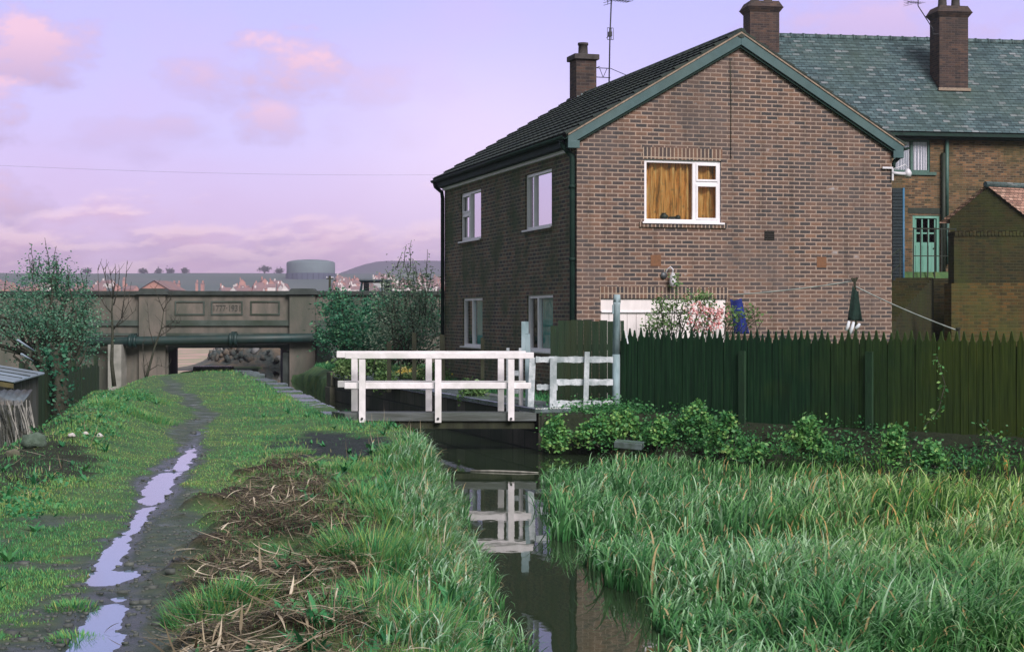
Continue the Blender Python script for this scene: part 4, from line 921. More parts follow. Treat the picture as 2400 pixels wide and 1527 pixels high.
for a in (-.05, .0, .05, .10): m.bar((a, -.02, .98), (a, -.02, 1.26), .010)
m.box(-.02, .06, -.05, .03, 1.06, 1.17); m.bar((-.06, 0, 1.02), (.03, 0, 1.10), .02); m.build("antenna", MT["darkmetal"], ae)
m = MB(); m.tube([hp(cx0 + .66, cy0 - .1, 7.5), hp(cx0 + .95, cy0 - .6, 7.25), hp(cx0 + 1.05, cy0 - 1.6, 7.0), hp(cx0 + .6, cy0 - 3.4, 6.95), hp(cx0 + .12, cy0 - 4.4, 6.9)], .008, 4)
tag(m.build("aerial_cable", MT["darkmetal"]), "thin aerial cable looping from the mast down to the house roof ridge", "cable")
# lamps on the gable
p = hp(1.74, 0, 2.32)
la = empty("outside_lamp", p, TH, "white bottle shaped outside lamp above the boarded garage door", "lamp")
m = MB(); m.lathe((.05, -.13, 0), [(.0, -.17), (.05, -.165), (.062, -.10), (.058, .02), (.03, .06), (.018, .09), (0, .09)], 14); m.build("shade", MT["lamp"], la)
m = MB(); m.tube([(.05, -.13, .08), (.05, -.13, .14), (.02, -.10, .18), (-.02, -.03, .14), (-.05, -.02, .06)], .014, 8); m.build("arm", MT["lamp"], la)
m = MB(); m.lathe((0, 0, 0), [(0, -.03), (.06, -.03), (.065, 0)], 14); m.v = [(x - .08, z - .004, y + .03) for x, y, z in m.v]; m.build("wall_plate", MT["metal"], la)
p = hp(HW, -.02, 4.40)
la = empty("flood_lamp", p, TH, "long white lamp on a bracket at the right hand corner of the brick gable", "lamp")
m = MB(); m.tube([(-.02, -.02, -.07), (.10, -.03, -.085), (.27, -.04, -.09)], [.028, .032, .034], 10); m.lathe((.31, -.04, -.09), [(0, -.06), (.06, -.05), (.075, .02), (.05, .07), (.02, .10), (0, .10)], 14); m.build("shade", MT["lamp"], la)
m = MB(); m.box(-.22, .0, -.035, -.005, .0, .035); m.box(-.025, .01, -.04, -.003, -.22, .0); m.tube([(0, -.02, 0), (.12, -.03, .03), (.25, -.04, .09), (.31, -.04, .02)], .009, 5); m.build("bracket", MT["lamp"], la)
orn = MB(); orn.lathe((0, 0, 0), [(0, 0), (.05, 0), (.075, .03), (.07, .07), (.03, .10), (.045, .115), (0, .12)], 12); orn.box(.09, .21, -.03, .03, 0, .05); orn.lathe((.27, 0, 0), [(0, 0), (.05, .0), (.05, .06), (.02, .08), (0, .08)], 10)
p = hp(1.72, .12, 3.378); o = orn.build("ornament", MT["iron"]); o.location = p; o.rotation_euler.z = TH
tag(o, "small dark ornament on the sill inside the orange curtained window", "ornament")

# ------------------------------------------------------------------ terrace on the rise behind
TT = math.atan(.161)
te = empty("terraced_house", (8.97, 53.25, 2.75), TT, "long old brick terrace with a slate roof and two chimney stacks behind the brick house", "house")
TE, TR, TW = 4.95, 8.72, 17.0
tx = lambda px, dy=0: None
def tu(px, d=0.0):                                # local x on the front wall for a photo pixel
    u = (px - CX) / F; ox, oy = 8.97 - d * math.sin(TT), 53.25 + d * math.cos(TT)
    return (u * oy - ox) / (math.cos(TT) - u * math.sin(TT))
def tz(px, py): return EYE - (py - HY) / F * (53.25 + tu(px) * math.sin(TT)) - 2.75
W1 = (tu(2094), tu(2180), tz(2140, 403), tz(2140, 327)); DR = (tu(2139), tu(2202), tz(2170, 652), tz(2170, 505)); W2 = (tu(2229), tu(2257), tz(2240, 552), tz(2240, 505))
m = MB(); wall_holes(m, TG, -.1, TW, -.4, TE, [W1, DR, W2], .12)
m.face([(-.1, 0, -.4), (-.1, 8.4, -.4), (-.1, 8.4, TE), (-.1, 4.2, TR), (-.1, 0, TE)]); m.face([(TW, 0, -.4), (TW, 8.4, -.4), (TW, 8.4, TE), (TW, 4.2, TR), (TW, 0, TE)]); m.face([(-.1, 8.4, -.4), (TW, 8.4, -.4), (TW, 8.4, TE), (-.1, 8.4, TE)])
tw = m.build("wall", MT["oldbrick"], te)
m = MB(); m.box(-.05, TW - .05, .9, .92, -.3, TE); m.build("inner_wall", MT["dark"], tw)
m = MB(); m.box(tu(2128), tu(2215), -.01, .05, DR[3] + .06, DR[3] + .25); m.build("lintel", MT["iron"], tw)
R_ = lambda x, y, z: (y, x, z)
m = MB(); mm = MB()
courses(mm, (-.35, TE + .02), (4.2, TR + .1), -.2, TW, 26, .018); courses(mm, (8.75, TE + .02), (4.2, TR + .1), -.2, TW, 26, .018)
mm.v = [(y, x, z) for x, y, z in mm.v]; mm.f = [tuple(reversed(f)) for f in mm.f]
tr = mm.build("roof", MT["slate"], te)
m = MB()
for i in range(37): m.tube([(-.2 + i * .465, 4.2, TR + .08), (-.2 + i * .465 + .45, 4.2, TR + .08)], .12, 10); m.tube([(-.2 + i * .465 + .4, 4.2, TR + .08), (-.2 + i * .465 + .46, 4.2, TR + .08)], .14, 10)
m.build("ridge_tile", MT["slate"], tr)
m = MB(); m.box(-.2, TW, -.42, -.30, TE - .13, TE - .02); m.build("gutter", MT["tealdark"], te)
m = MB(); m.box(-.1, TW, -.30, -.002, TE - .20, TE - .14); m.build("eaves_board", MT["tealdark"], te)
def stack(cx, cy, zb, zt, w, npot):
    m = MB(); m.box(cx - w / 2, cx + w / 2, cy - w * .38, cy + w * .38, zb, zt - .40)
    c = m.build("chimney", MT["chimbrick"], te)
    m = MB(); m.hexa([(cx - w / 2, cy - w * .38, zt - .40), (cx + w / 2, cy - w * .38, zt - .40), (cx + w / 2, cy + w * .38, zt - .40), (cx - w / 2, cy + w * .38, zt - .40)] + [(cx - w * .62, cy - w * .5, zt - .22), (cx + w * .62, cy - w * .5, zt - .22), (cx + w * .62, cy + w * .5, zt - .22), (cx - w * .62, cy + w * .5, zt - .22)])
    m.hexa([(cx - w * .60, cy - w * .48, zt - .217), (cx + w * .60, cy - w * .48, zt - .217), (cx + w * .60, cy + w * .48, zt - .217), (cx - w * .60, cy + w * .48, zt - .217)] + [(cx - w * .48, cy - w * .4, zt), (cx + w * .48, cy - w * .4, zt), (cx + w * .48, cy + w * .4, zt), (cx - w * .48, cy + w * .4, zt)])
    m.build("cornice", MT["chimbrick"], c)
    for i in range(npot):
        m = MB(); x = cx + (i - (npot - 1) / 2) * w * .46; m.lathe((x, cy, zt), [(.17, -.02), (.15, .1), (.13, .45), (.16, .5), (.16, .58), (.11, .58), (.1, .1)], 14); m.build("pot", MT["pot"], c)
    m = MB(); m.box(cx - w / 2 - .06, cx + w / 2 + .06, cy - w * .38 - .10, cy - w * .38 - .004, zb + .12, zb + .22); m.build("flashing", MT["verge"], c)
def ridge_px(px, d): return tu(px, d)
zc = lambda py, Y: EYE - (py - HY) / F * Y - 2.75
stack(tu(1784, 3.7), 3.7, 7.5, zc(10, 57.2), 1.06, 2)
stack(tu(2224, 2.0), 2.0, TE + 1.55, zc(18, 56.2), 1.05, 2)
window(te, TG, *W1, [tu(2138)], None, MT["sage"], MT["glass"], cur=[(W1[0], tu(2134), MT["lace"], .02), (tu(2141), W1[1], MT["lace"], .03)], fw=.07, cd=.06)
m = MB(); m.box(W1[0] - .08, W1[1] + .2, -.06, .03, W1[2] - .1, W1[2]); m.build("sill", MT["sage"], te)
window(te, TG, *W2, [], None, MT["greendoor"], MT["glass"], cur=[(W2[0], W2[1], MT["lace"], .02)], fw=.06)
a, b, c, d = DR                                    # door with glazed top and side light
fm = MB(); fm.box(a + .002, a + .09, .02, .12, c, d - .002); fm.box(b - .09, b - .002, .02, .12, c, d - .002); fm.box(a + .09, b - .09, .02, .12, d - .09, d - .002); df = fm.build("door_frame", MT["greendoor"], te)
fm = MB(); lw = b - .12; fm.box(a + .11, lw, .06, .10, c, c + 1.2)
for i in range(3): u0 = a + .13 + i * (lw - a - .15) / 3; fm.box(u0, u0 + (lw - a - .15) / 3 - .05, .045, .058, c + .12, c + 1.1)
for i in range(4): u0 = a + .11 + i * (lw - a - .15) / 3; fm.box(u0, u0 + .045, .06, .10, c + 1.203, d - .10)
fm.box(a + .157, lw - .05, .065, .095, c + 1.48, c + 1.53); do = fm.build("door", MT["greendoor"], te)
fm = MB(); fm.face([(a + .11, .085, c + 1.2), (lw, .085, c + 1.2), (lw, .085, d - .1), (a + .11, .085, d - .1)]); fm.build("pane", MT["glass"], do)
fm = MB(); fm.lathe((lw - .07, .03, c + 1.0), [(0, -.03), (.03, 0), (0, .03)], 8); fm.build("handle", MT["iron"], do)
m = MB(); m.tube([(tu(2217), -.09, TE - .15), (tu(2217), -.09, 2.1)], .06, 10); m.tube([(tu(2219), -.08, 2.1), (tu(2219), -.08, .6)], .05, 10); m.build("downpipe", MT["sage"], te)
m = MB(); m.tube([(tu(2209), -.08, 4.3), (tu(2209), -.08, -.2)], .075, 10); m.build("downpipe", MT["iron"], te)
A = empty("television_aerial", (0, 0, 0), 0, "small television aerial on a cranked arm beside the right hand terrace chimney", "aerial")
q = Vector((at(2186, 80, 55.6))); A.location = q
m = MB(); m.tube([(0, 0, -.05), (0, 0, .18), (-.28, 0, .62), (-.5, 0, .96), (-.5, 0, 1.35)], .018, 6); m.bar((0, 0, .0), (.2, 0, .0), .02); m.build("mast", MT["darkmetal"], A)
yagi(A, 1.08, -.62, 7, .6, .2, .5)

# ------------------------------------------------------------------ yards, steps and outbuilding to the right
def block(name, mat, p0, p1, depth, zb, label, cat, cap=None):
    """Straight wall between two photo points (px, py top, Y)."""
    a, b = at(*p0), at(*p1); d = (b - a); d.z = 0; L = d.length; rz = math.atan2(d.y, d.x)
    e = empty(name, (a.x, a.y, zb), rz, label, cat)
    m = MB(); m.hexa([(0, 0, 0), (L, 0, 0), (L, depth, 0), (0, depth, 0), (0, 0, a.z - zb), (L, 0, b.z - zb), (L, depth, b.z - zb), (0, depth, a.z - zb)]); m.build("wall", mat, e)
    if cap:
        m = MB(); n = int(L / .115)
        for i in range(n):
            u = L * i / n; h = a.z + (b.z - a.z) * i / n - zb
            m.box(u + .006, u + .105, -.03, depth + .03, h + .002, h + .11 + .015 * ((i * 7) % 3))
        m.build("coping", cap, e)
    return e
block("yard_wall", MT["olivebrick"], (2236, 553, 42), (2520, 553, 43.5), .24, .1, "tall olive toned yard wall with a row of upright coping bricks below the outbuilding", "wall", MT["olivebrick"])
block("garden_wall", MT["orangewall"], (2230, 664, 37), (2480, 661, 38.5), .24, .0, "lower orange brown garden wall on the far right behind the paling fence", "wall")
block("retaining_wall", MT["olivebrick"], (2086, 652, 44.4), (2300, 652, 45.2), .3, .0, "dark olive retaining wall below the pale green door", "wall")
ob = empty("outbuilding", at(2238, 742, 47.0), math.radians(27), "small brick outhouse with a pink clay tiled roof at the right edge", "outhouse")
ob.location.z = 2.3; ob.location.x += .9
def outb():
    u = lambda px: (px - 2238) / F * 47.0
    zt = EYE + (742 - 505) / F * 47 - 2.3; za = EYE + (742 - 437) / F * 48 - 2.3
    w, L = 2.0, 4.5                                # gable faces left, its near eave to the right of it
    rz = -math.radians(27)
    m = MB()
    G = lambda t, l, z: (t * .78 + l * .85, -t * .60 * 0 + l * .0 + (1 - t / w) * 1.2, z)
    g = [(0, 1.5), (1.62, 0)]
    P = lambda t, l: (g[0][0] + (g[1][0] - g[0][0]) * t + l, g[0][1] + (g[1][1] - g[0][1]) * t)
    for l0 in (0, L): m.face([(*P(0, l0), -.2), (*P(1, l0), -.2), (*P(1, l0), zt), (*P(.5, l0), za), (*P(0, l0), zt)])
    m.face([(*P(1, 0), -.2), (*P(1, L), -.2), (*P(1, L), zt), (*P(1, 0), zt)]); m.face([(*P(0, 0), -.2), (*P(0, L), -.2), (*P(0, L), zt), (*P(0, 0), zt)])
    m.build("wall", MT["olivebrick"], ob)
    m = MB(); n = 9
    for side in (0, 1):
        e, r = (1.10, .5) if side else (-.10, .5)
        for i in range(n):
            t0 = e + (r - e) * i / n; t1 = e + (r - e) * (i + 1.1) / n; h = lambda t: za + (zt - za) * abs(t - .5) / .5 + .04
            m.face([(*P(t0, -.12), h(t0) + .03), (*P(t0, L), h(t0) + .03), (*P(t1, L), h(t1) + .005), (*P(t1, -.12), h(t1) + .005)])
            m.face([(*P(t0, -.12), h(t0)), (*P(t0, L), h(t0)), (*P(t0, L), h(t0) + .03), (*P(t0, -.12), h(t0) + .03)])
    rf = m.build("roof", MT["pinktile"], ob)
    m = MB(); m.tube([(*P(.5, -.13), za + .06), (*P(.5, L), za + .06)], .09, 10); m.build("ridge_tile", MT["slate"], rf)
    m = MB(); x0, y0 = P(1.08, -.1); x1, y1 = P(1.08, L); m.tube([(x0, y0, zt - .06), (x1, y1, zt - .06)], .05, 8); m.build("gutter", MT["oldwhite"], ob)
outb()
sc = empty("slatted_screen", at(2092, 742, 43.5), .15, "tall dark slatted screen with a blue painted pipe beside the corner of the brick house", "screen")
sc.location.z = .6
m = MB(); H = EYE + (742 - 440) / F * 43.5 - .6
for i in range(int(H / .09)): m.box(0, .29, 0, .03, i * .09, i * .09 + .075)
m.box(0, .30, .031, .05, 0, H); m.build("panel", MT["screen"], sc)
m = MB(); m.tube([(.31, 0, .3), (.31, 0, H)], .028, 8); m.build("pipe", MT["bluedge"], sc)
def railing(pts, hgt, label, n):
    a = Vector(pts[0]); e = empty("iron_railing", a, 0, label, "railing")
    m = MB(); P = [Vector(p) - a for p in pts]
    for p, q in zip(P, P[1:]):
        for hh, ww in ((hgt, .035), (hgt * .45, .025)): m = MB(); m.bar(p + Vector((0, 0, hh)), q + Vector((0, 0, hh)), ww); m.build("rail", MT["iron"], e)
    for p, q in zip(P, P[1:]):
        for i in range(n + 1): r = p + (q - p) * i / n; m = MB(); m.bar(r, r + Vector((0, 0, hgt + .03)), .03); m.build("post", MT["iron"], e)
railing([at(2141, 652, 45.0), at(2240, 652, 45.4)], 1.38, "level iron railing in front of the pale green door", 6)
st = empty("garden_steps", (0, 0, 0), 0, "dark olive garden steps climbing beside the right end of the brick house", "steps")
a, b = at(1975, 770, 33.5), at(2105, 652, 43.5)
m = MB(); n = 16; d = (b - a); side = Vector((.9, -.2, 0))
for i in range(n):
    p = a + d * i / n; q = a + d * (i + 1) / n; zt = a.z + d.z * (i + 1) / n
    m.hexa([(p.x, p.y, -.1), (p.x + side.x, p.y + side.y, -.1), (q.x + side.x, q.y + side.y, -.1), (q.x, q.y, -.1), (p.x, p.y, zt), (p.x + side.x, p.y + side.y, zt), (q.x + side.x, q.y + side.y, zt), (q.x, q.y, zt)])
m.build("treads", MT["olivebrick"], st)
railing([a + Vector((0.02, 0, .02)), b + Vector((-.02, -.3, .02))], .75, "sloping iron handrail climbing the dark garden steps", 5)

# ------------------------------------------------------------------ washing line
prop = at(2003, 658, 28.2)
m = MB(); m.tube([(0, 0, -prop.z), (.03, 0, -1), (0, 0, .05)], .022, 8); m.bar((-.05, 0, .05), (0, 0, -.03), .03); m.bar((.05, 0, .06), (0, 0, -.03), .03)
tag(m.build("clothes_prop", MT["oldpost"], loc=prop), "wooden prop holding up the washing line in the garden", "clothes prop")
hook = hp(2.94, -.05, 2.0); endp = at(2246, 775, 25.0)
def sag(a, b, s, n=10): return [a + (b - a) * (i / n) - Vector((0, 0, s * 4 * (i / n) * (1 - i / n))) for i in range(n + 1)]
m = MB(); m.tube(sag(hook, prop, .03) + sag(prop + Vector((.02, 0, -.10)), endp, .03), .011, 5)
tag(m.build("washing_line", MT["rope"]), "pale washing line strung from the house over the wooden prop", "rope")
m = MB(); m.tube([(0, 0, -endp.z + .1), (0, 0, .02)], .03, 8); m.lathe((0, 0, .02), [(.04, 0), (.04, .03), (0, .04)], 8); tag(m.build("line_post", MT["oldpost"], loc=endp), "short post at the right end of the washing line", "post")
def cloth(name, mat, P, label, cat, nx=10, nz=12, fold=.03, freq=9, thick=.006):
    """P: four world corners: top left, top right, bottom right, bottom left."""
    tl, tr_, br, bl = [Vector(p) for p in P]; o0 = (tl + tr_) / 2; m = MB(); G = []
    for j in range(nz + 1):
        t = j / nz; row = []
        for i in range(nx + 1):
            s = i / nx; p = (tl * (1 - s) + tr_ * s) * (1 - t) + (bl * (1 - s) + br * s) * t
            p = p + Vector((0, fold * math.sin(s * freq + t * 2) * (.25 + .75 * t), -.02 * math.sin(s * math.pi) * (1 - t))) - o0
            row.append(p)
        G.append(row)
    for j in range(nz):
        for i in range(nx): m.face([G[j][i], G[j][i + 1], G[j + 1][i + 1], G[j + 1][i]], 0, True)
    o = m.build(name, mat, loc=o0); s = o.modifiers.new("solid", "SOLIDIFY"); s.thickness = thick
    return tag(o, label, cat)
cloth("towel", MT["blue"], (at(1711, 701, 29.2), at(1738, 699, 29.15), at(1757, 782, 28.9), at(1722, 782, 29.0)), "deep blue towel hanging on the washing line beside the pink blossom", "towel", fold=.05, freq=7)
cloth("hanging_garment", MT["garment"], (at(1998, 668, 28.1), at(2012, 684, 28.1), at(2021, 752, 28.0), at(1988, 750, 28.0)), "dark green garment hanging from the wooden clothes prop", "garment", fold=.05, freq=8)
for i, (p0, p1, lab) in enumerate([((1990, 752), (1983, 774), "white sock nearest the house hanging below the dark green garment"), ((2001, 754), (1991, 783), "longest white sock in the middle below the dark green garment"), ((2015, 758), (2005, 770), "short curled white sock on the right below the dark green garment")]):
    a, b = at(*p0, 27.9), at(*p1, 27.9)
    m = MB(); m.tube([(0, 0, 0), (b - a) * .5 + Vector((.008, 0, 0)), (b - a)], [.022, .03, .028], 8); tag(m.build("sock", MT["sock"], loc=a), lab, "sock", "socks on the washing line")
# ------------------------------------------------------------------ footbridge, gate, fences
YN, YF = 25.3, 25.83
fb = empty("footbridge", (-1.2, 25.55, .095), 0, "narrow plank footbridge with white painted timber rails across the canal", "footbridge")
O = Vector((-1.2, 25.55, .095))
m = MB()
for i in range(3):
    y0 = YN + .035 + i * .178; m.hexa([Vector(p) - O for p in [(-2.60 - i * .09, y0, -.03), (.38, y0, -.03), (.38, y0 + .172, -.03), (-2.68 - i * .09, y0 + .172, -.03), (-2.62 - i * .09, y0, .095), (.38, y0, .095), (.38, y0 + .172, .095), (-2.70 - i * .09, y0 + .172, .095)]])
m.build("deck", MT["deck"], fb, bevel=.008)
m = MB()
for y0 in (YN + .08, YN + .36): m.box(-2.55 - O.x, .35 - O.x, y0 - O.y, y0 + .1 - O.y, -.15 - O.z, -.034 - O.z)
m.build("beam", MT["oldpost"], fb)
def fpost(x, y, z0, z1, bolt):
    m = MB(); m.box(x - .05 - O.x, x + .05 - O.x, y - .035 - O.y, y + .035 - O.y, z0 - O.z, z1 - O.z); p = m.build("post", MT["white"], fb, bevel=.006)
    if bolt:
        m = MB(); m.tube([(x - O.x, y - .035 - O.y, .015 - O.z), (x - O.x, y - .052 - O.y, .015 - O.z)], .02, 8); m.build("bolt", MT["bolt"], p)
for px in (849, 1027, 1198): fpost((px - CX) / F * YN, YN, -.05 + (.03 if px == 1198 else 0), .945, True)
for px in (831, 1005, 1174): fpost((px - CX) / F * YF, YF, .098, .945, False)
def frail(x0, x1, y, z0, z1, d, mat="white"):
    m = MB(); m.box(x0 - O.x, x1 - O.x, y - O.y, y + d - O.y, z0 - O.z, z1 - O.z); m.build("rail", MT[mat], fb, bevel=.008)
frail(-2.60, .34, YN - .05, .948, 1.045, .10); frail(-2.79, .22, YF - .05, .948, 1.055, .10)
frail(-2.62, .30, YN + .036, .475, .572, .045); frail(-2.77, .22, YF - .08, .478, .585, .043)

GY_ = 25.75
gt = empty("field_gate", (at(1345, 742, GY_).x, GY_, 0), 0, "weathered white post and rail gate panel to the right of the footbridge", "gate")
gx = lambda px: (px - CX) / F * GY_ - gt.location.x
gz = lambda py: EYE - (py - HY) / F * GY_
def gpost(p0, p1, y0, y1, mat="oldwhite", dy=0.0, dp=.07, lean=0.0, name="post"):
    m = MB(); m.hexa([(gx(p0) - lean, dy, gz(y1)), (gx(p1) - lean, dy, gz(y1)), (gx(p1) - lean, dy + dp, gz(y1)), (gx(p0) - lean, dy + dp, gz(y1)), (gx(p0), dy, gz(y0)), (gx(p1), dy, gz(y0)), (gx(p1), dy + dp, gz(y0)), (gx(p0), dy + dp, gz(y0))])
    m.build(name, MT[mat], gt, bevel=.006)
gpost(1289, 1305, 838, 985, dy=-.05, lean=.01); gpost(1370, 1382, 824, 985, dy=-.05, lean=.03); gpost(1241, 1256, 838, 985, "oldwhite", dy=.06, lean=.04)
for p0, p1, y0, y1 in ((1256, 1437, 835, 849), (1303, 1437, 888, 902), (1303, 1437, 938, 953), (1258, 1307, 900, 913)):
    m = MB(); n = 12
    for i in range(n):                             # wavering hand-cut rail
        u0, u1 = gx(p0) + (gx(p1) - gx(p0)) * i / n, gx(p0) + (gx(p1) - gx(p0)) * (i + 1) / n
        w0, w1 = [.006 * math.sin(i * 1.9 + p0), .006 * math.sin((i + 1) * 1.9 + p0)]
        m.hexa([(u0, .022, gz(y1) + w0), (u1, .022, gz(y1 + .6) + w1), (u1, .058, gz(y1 + .6) + w1), (u0, .058, gz(y1) + w0), (u0, .022, gz(y0) - w0), (u1, .022, gz(y0 + .6) - w1), (u1, .058, gz(y0 + .6) - w1), (u0, .058, gz(y0) - w0)])
    m.build("rail", MT["oldwhite"], gt)
tp = at(1444, 742, 25.9)
m = MB(); hh = lambda py: EYE - (py - HY) / F * 25.9
m.tube([(0, 0, -.1), (0, 0, hh(830))], .062, 12); m.tube([(.0, 0, hh(830)), (.01, 0, hh(715)), (.012, 0, hh(708))], [.058, .055, .062], 12); m.tube([(.012, 0, hh(708)), (.014, 0, hh(690))], [.062, .05], 12)
m.box(-.062, .002, -.03, .03, hh(735), hh(714))
tag(m.build("gate_post", MT["greypost"], loc=(tp.x, 25.9, 0)), "tall grey weathered post between the white gate panel and the dark paling fence", "post")
q = at(1236, 742, 26.1); z_ = lambda py: EYE - (py - HY) / F * 26.1
m = MB(); m.hexa([(-.03, 0, -.02), (.06, 0, -.02), (.06, .06, -.02), (-.03, .06, -.02), (-.035, 0, z_(782)), (.045, 0, z_(782)), (.045, .06, z_(782)), (-.035, .06, z_(782))]); m.box(-.095, -.0352, .0, .05, z_(825), z_(753)); m.box(-.0352, .02, .01, .05, z_(781.5), z_(753))
tag(m.build("gate_post", MT["greypost"], loc=(q.x, 26.1, 0)), "cut down pale post at the house end of the footbridge", "post")
m = MB()
for px, y0, y1 in ((1222, 822, 966),): m.box(-.03, .03, 0, .05, EYE - (y1 - HY) / F * 26.2, EYE - (y0 - HY) / F * 26.2)
tag(m.build("gate_post", MT["white"], loc=(at(1222, 742, 26.2).x, 26.2, 0), bevel=.005), "slim white upright just behind the far end of the footbridge", "post")
hg = empty("wicket_gate", (at(1205, 742, 26.6).x, 26.6, 0), 0, "small grey white wicket behind the right end of the footbridge rails", "gate")
m = MB(); k = 26.6 / F
for (a, b, c, d) in ((1187, 1194, 815, 965), (1216, 1223, 815, 965)): m.box((a - 1205) * k, (b - 1205) * k, 0, .05, EYE - (d - HY) * k, EYE - (c - HY) * k)
for (c, d) in ((868, 880), (912, 922)): m.box((1194.2 - 1205) * k, (1215.8 - 1205) * k, .005, .045, EYE - (d - HY) * k, EYE - (c - HY) * k)
m.build("frame", MT["oldwhite"], hg)

# dark board panel
bf = empty("board_fence", (at(1290, 742, 26.75).x, 26.75, 0), -.10, "dark close boarded fence panel behind the white gate", "fence")
k = 26.7 / F; m = MB(); L = (1463 - 1290) * k; x = 0; i = 0
while x < L - .05:
    w_ = random.uniform(.10, .14); w_ = min(w_, L - x); top = EYE - (752 + random.uniform(-1.5, 2.5) - HY) * k + (0.01 if x > .04 else -.06)
    m.box(x, x + w_ - .004, random.uniform(0, .008), .03, -.02, top); x += w_; i += 1
m.build("panel", MT["tarred"], bf)
for z0 in (.35, 1.05): m = MB(); m.box(0, L, .034, .09, z0, z0 + .1); m.build("rail", MT["tarred"], bf)
# paling fence
FL = 16.5
pf = empty("paling_fence", (FA[0], FA[1], 0), math.atan2(FD[1], FD[0]), "long dark green paling fence with pointed tops running along the canal", "fence")
m = MB(); s = .06; i = 0
r = random.Random(4)
while s < FL:
    w_ = .106 + r.uniform(-.006, .006); h = 1.40 + r.uniform(-.025, .022) - (.05 if r.random() < .06 else 0) - .045 * min(s, 5) / 5 * 0; tl = r.uniform(-.012, .012); y0 = r.uniform(-.004, .006)
    zb = -.5
    c = [(s, zb), (s + w_, zb), (s + w_ + tl, h - .135), (s + w_ * .80 + tl, h - .115), (s + w_ * .56 + tl, h), (s + w_ * .44 + tl, h), (s + w_ * .20 + tl, h - .115), (s + tl, h - .135)]
    m.face([(x, y0, z) for x, z in c]); m.face([(x, y0 + .02, z) for x, z in reversed(c)])
    for (a, b) in zip(c, c[1:] + c[:1]): m.face([(b[0], y0, b[1]), (a[0], y0, a[1]), (a[0], y0 + .02, a[1]), (b[0], y0 + .02, b[1])])
    s += w_ + .008
m.build("palings", MT["fence"], pf)
m = MB(); m.box(.02, FL, .022, .027, -.45, 1.215); m.build("backing_boards", MT["fence"], pf)
for z0 in (.2, .95): m = MB(); m.box(0, FL, .0275, .09, z0, z0 + .09); m.build("rail", MT["fence"], pf)
m = MB(); m.box(.05, FL, -.03, -.006, -.55, -.24); m.build("gravel_board", MT["tarred"], pf)
for px, py in ((1742, 822), (2040, 824)):
    u = (px - CX) / F; t = (FA[0] - u * FA[1]) / (u * FD[1] - FD[0])
    m = MB(); zt = EYE - (py - HY) / F * (FA[1] + t * FD[1]); m.box(t - .055, t + .055, -.05, -.008, -.5, zt); m.build("post", MT["fencepost"], pf)
m = MB(); q = at(1468, 790, 25.6); m.bar((0, 0, .05), (.025, 0, -.10), .02, .012); m.bar((-.012, 0, .10), (0, 0, .06), .015, .012); tag(m.build("hook", MT["sock"], loc=q), "small white painted hook on the dark fence beside the tall grey post", "hook")
# thin dark garden posts between canal and house
for px, y0, y1, w_, Y, lab in ((912, 800, 893, .085, 33.5, "thick dark garden post nearest the bush beyond the footbridge"), (971, 778, 893, .085, 33.0, "dark garden post with its top against the far bush"), (1131, 790, 896, .07, 31.0, "dark garden post standing close against the house wall"),
                              (1037, 782, 896, .10, 32.5, "dark garden post at the far corner of the brick house")):
    m = MB(); q = at(px, y0, Y); m.hexa([(-w_ / 2, -w_ / 2, .05), (w_ / 2, -w_ / 2, .05), (w_ / 2, w_ / 2, .05), (-w_ / 2, w_ / 2, .05), (-w_ / 2, -w_ / 2, q.z), (w_ / 2, -w_ / 2, q.z - .03), (w_ / 2, w_ / 2, q.z - .03), (-w_ / 2, w_ / 2, q.z)])
    tag(m.build("garden_post", MT["oldpost"], loc=(q.x, Y, 0)), lab, "post", "dark posts along the garden path")
for (a, b, lab) in (((881, 838), (873, 868), "thin leaning cane beside the garden path"), ((940, 842), (937, 890), "thin upright cane in the garden bed")):
    p, q = at(*a, 33), at(*b, 33); m = MB(); m.tube([(0, 0, 0), q - p], .012, 5); tag(m.build("garden_cane", MT["oldpost"], loc=p), lab, "cane")
# floating lath
m = MB(); a, b = at(1103, 1103, 22.05), at(1262, 1111, 21.8); d = b - a; d.z = 0
m.tube([(0, 0, 0), d * .3 + Vector((0, .02, .004)), d * .7 + Vector((0, -.02, .006)), d], [.012, .016, .014, .007], 6); tag(m.build("branch", MT["canes"], loc=(a.x, a.y, -.492)), "pale thin branch floating across the dark canal water", "branch")
# slabs half buried on the fence bank
for (px, py, Y, w_, d_, rz, lab) in ((1475, 1034, 23.3, .40, .3, -.2, "pale edged concrete slab half buried on the bank below the fence"),):
    q = at(px, py, Y); m = MB(); m.box(-w_ / 2, w_ / 2, -d_ / 2, d_ / 2, -.09, .0); o = m.build("stone_slab", MT["slab"], loc=q, bevel=.008); o.rotation_euler = (.05, .08, rz); tag(o, lab, "slab")

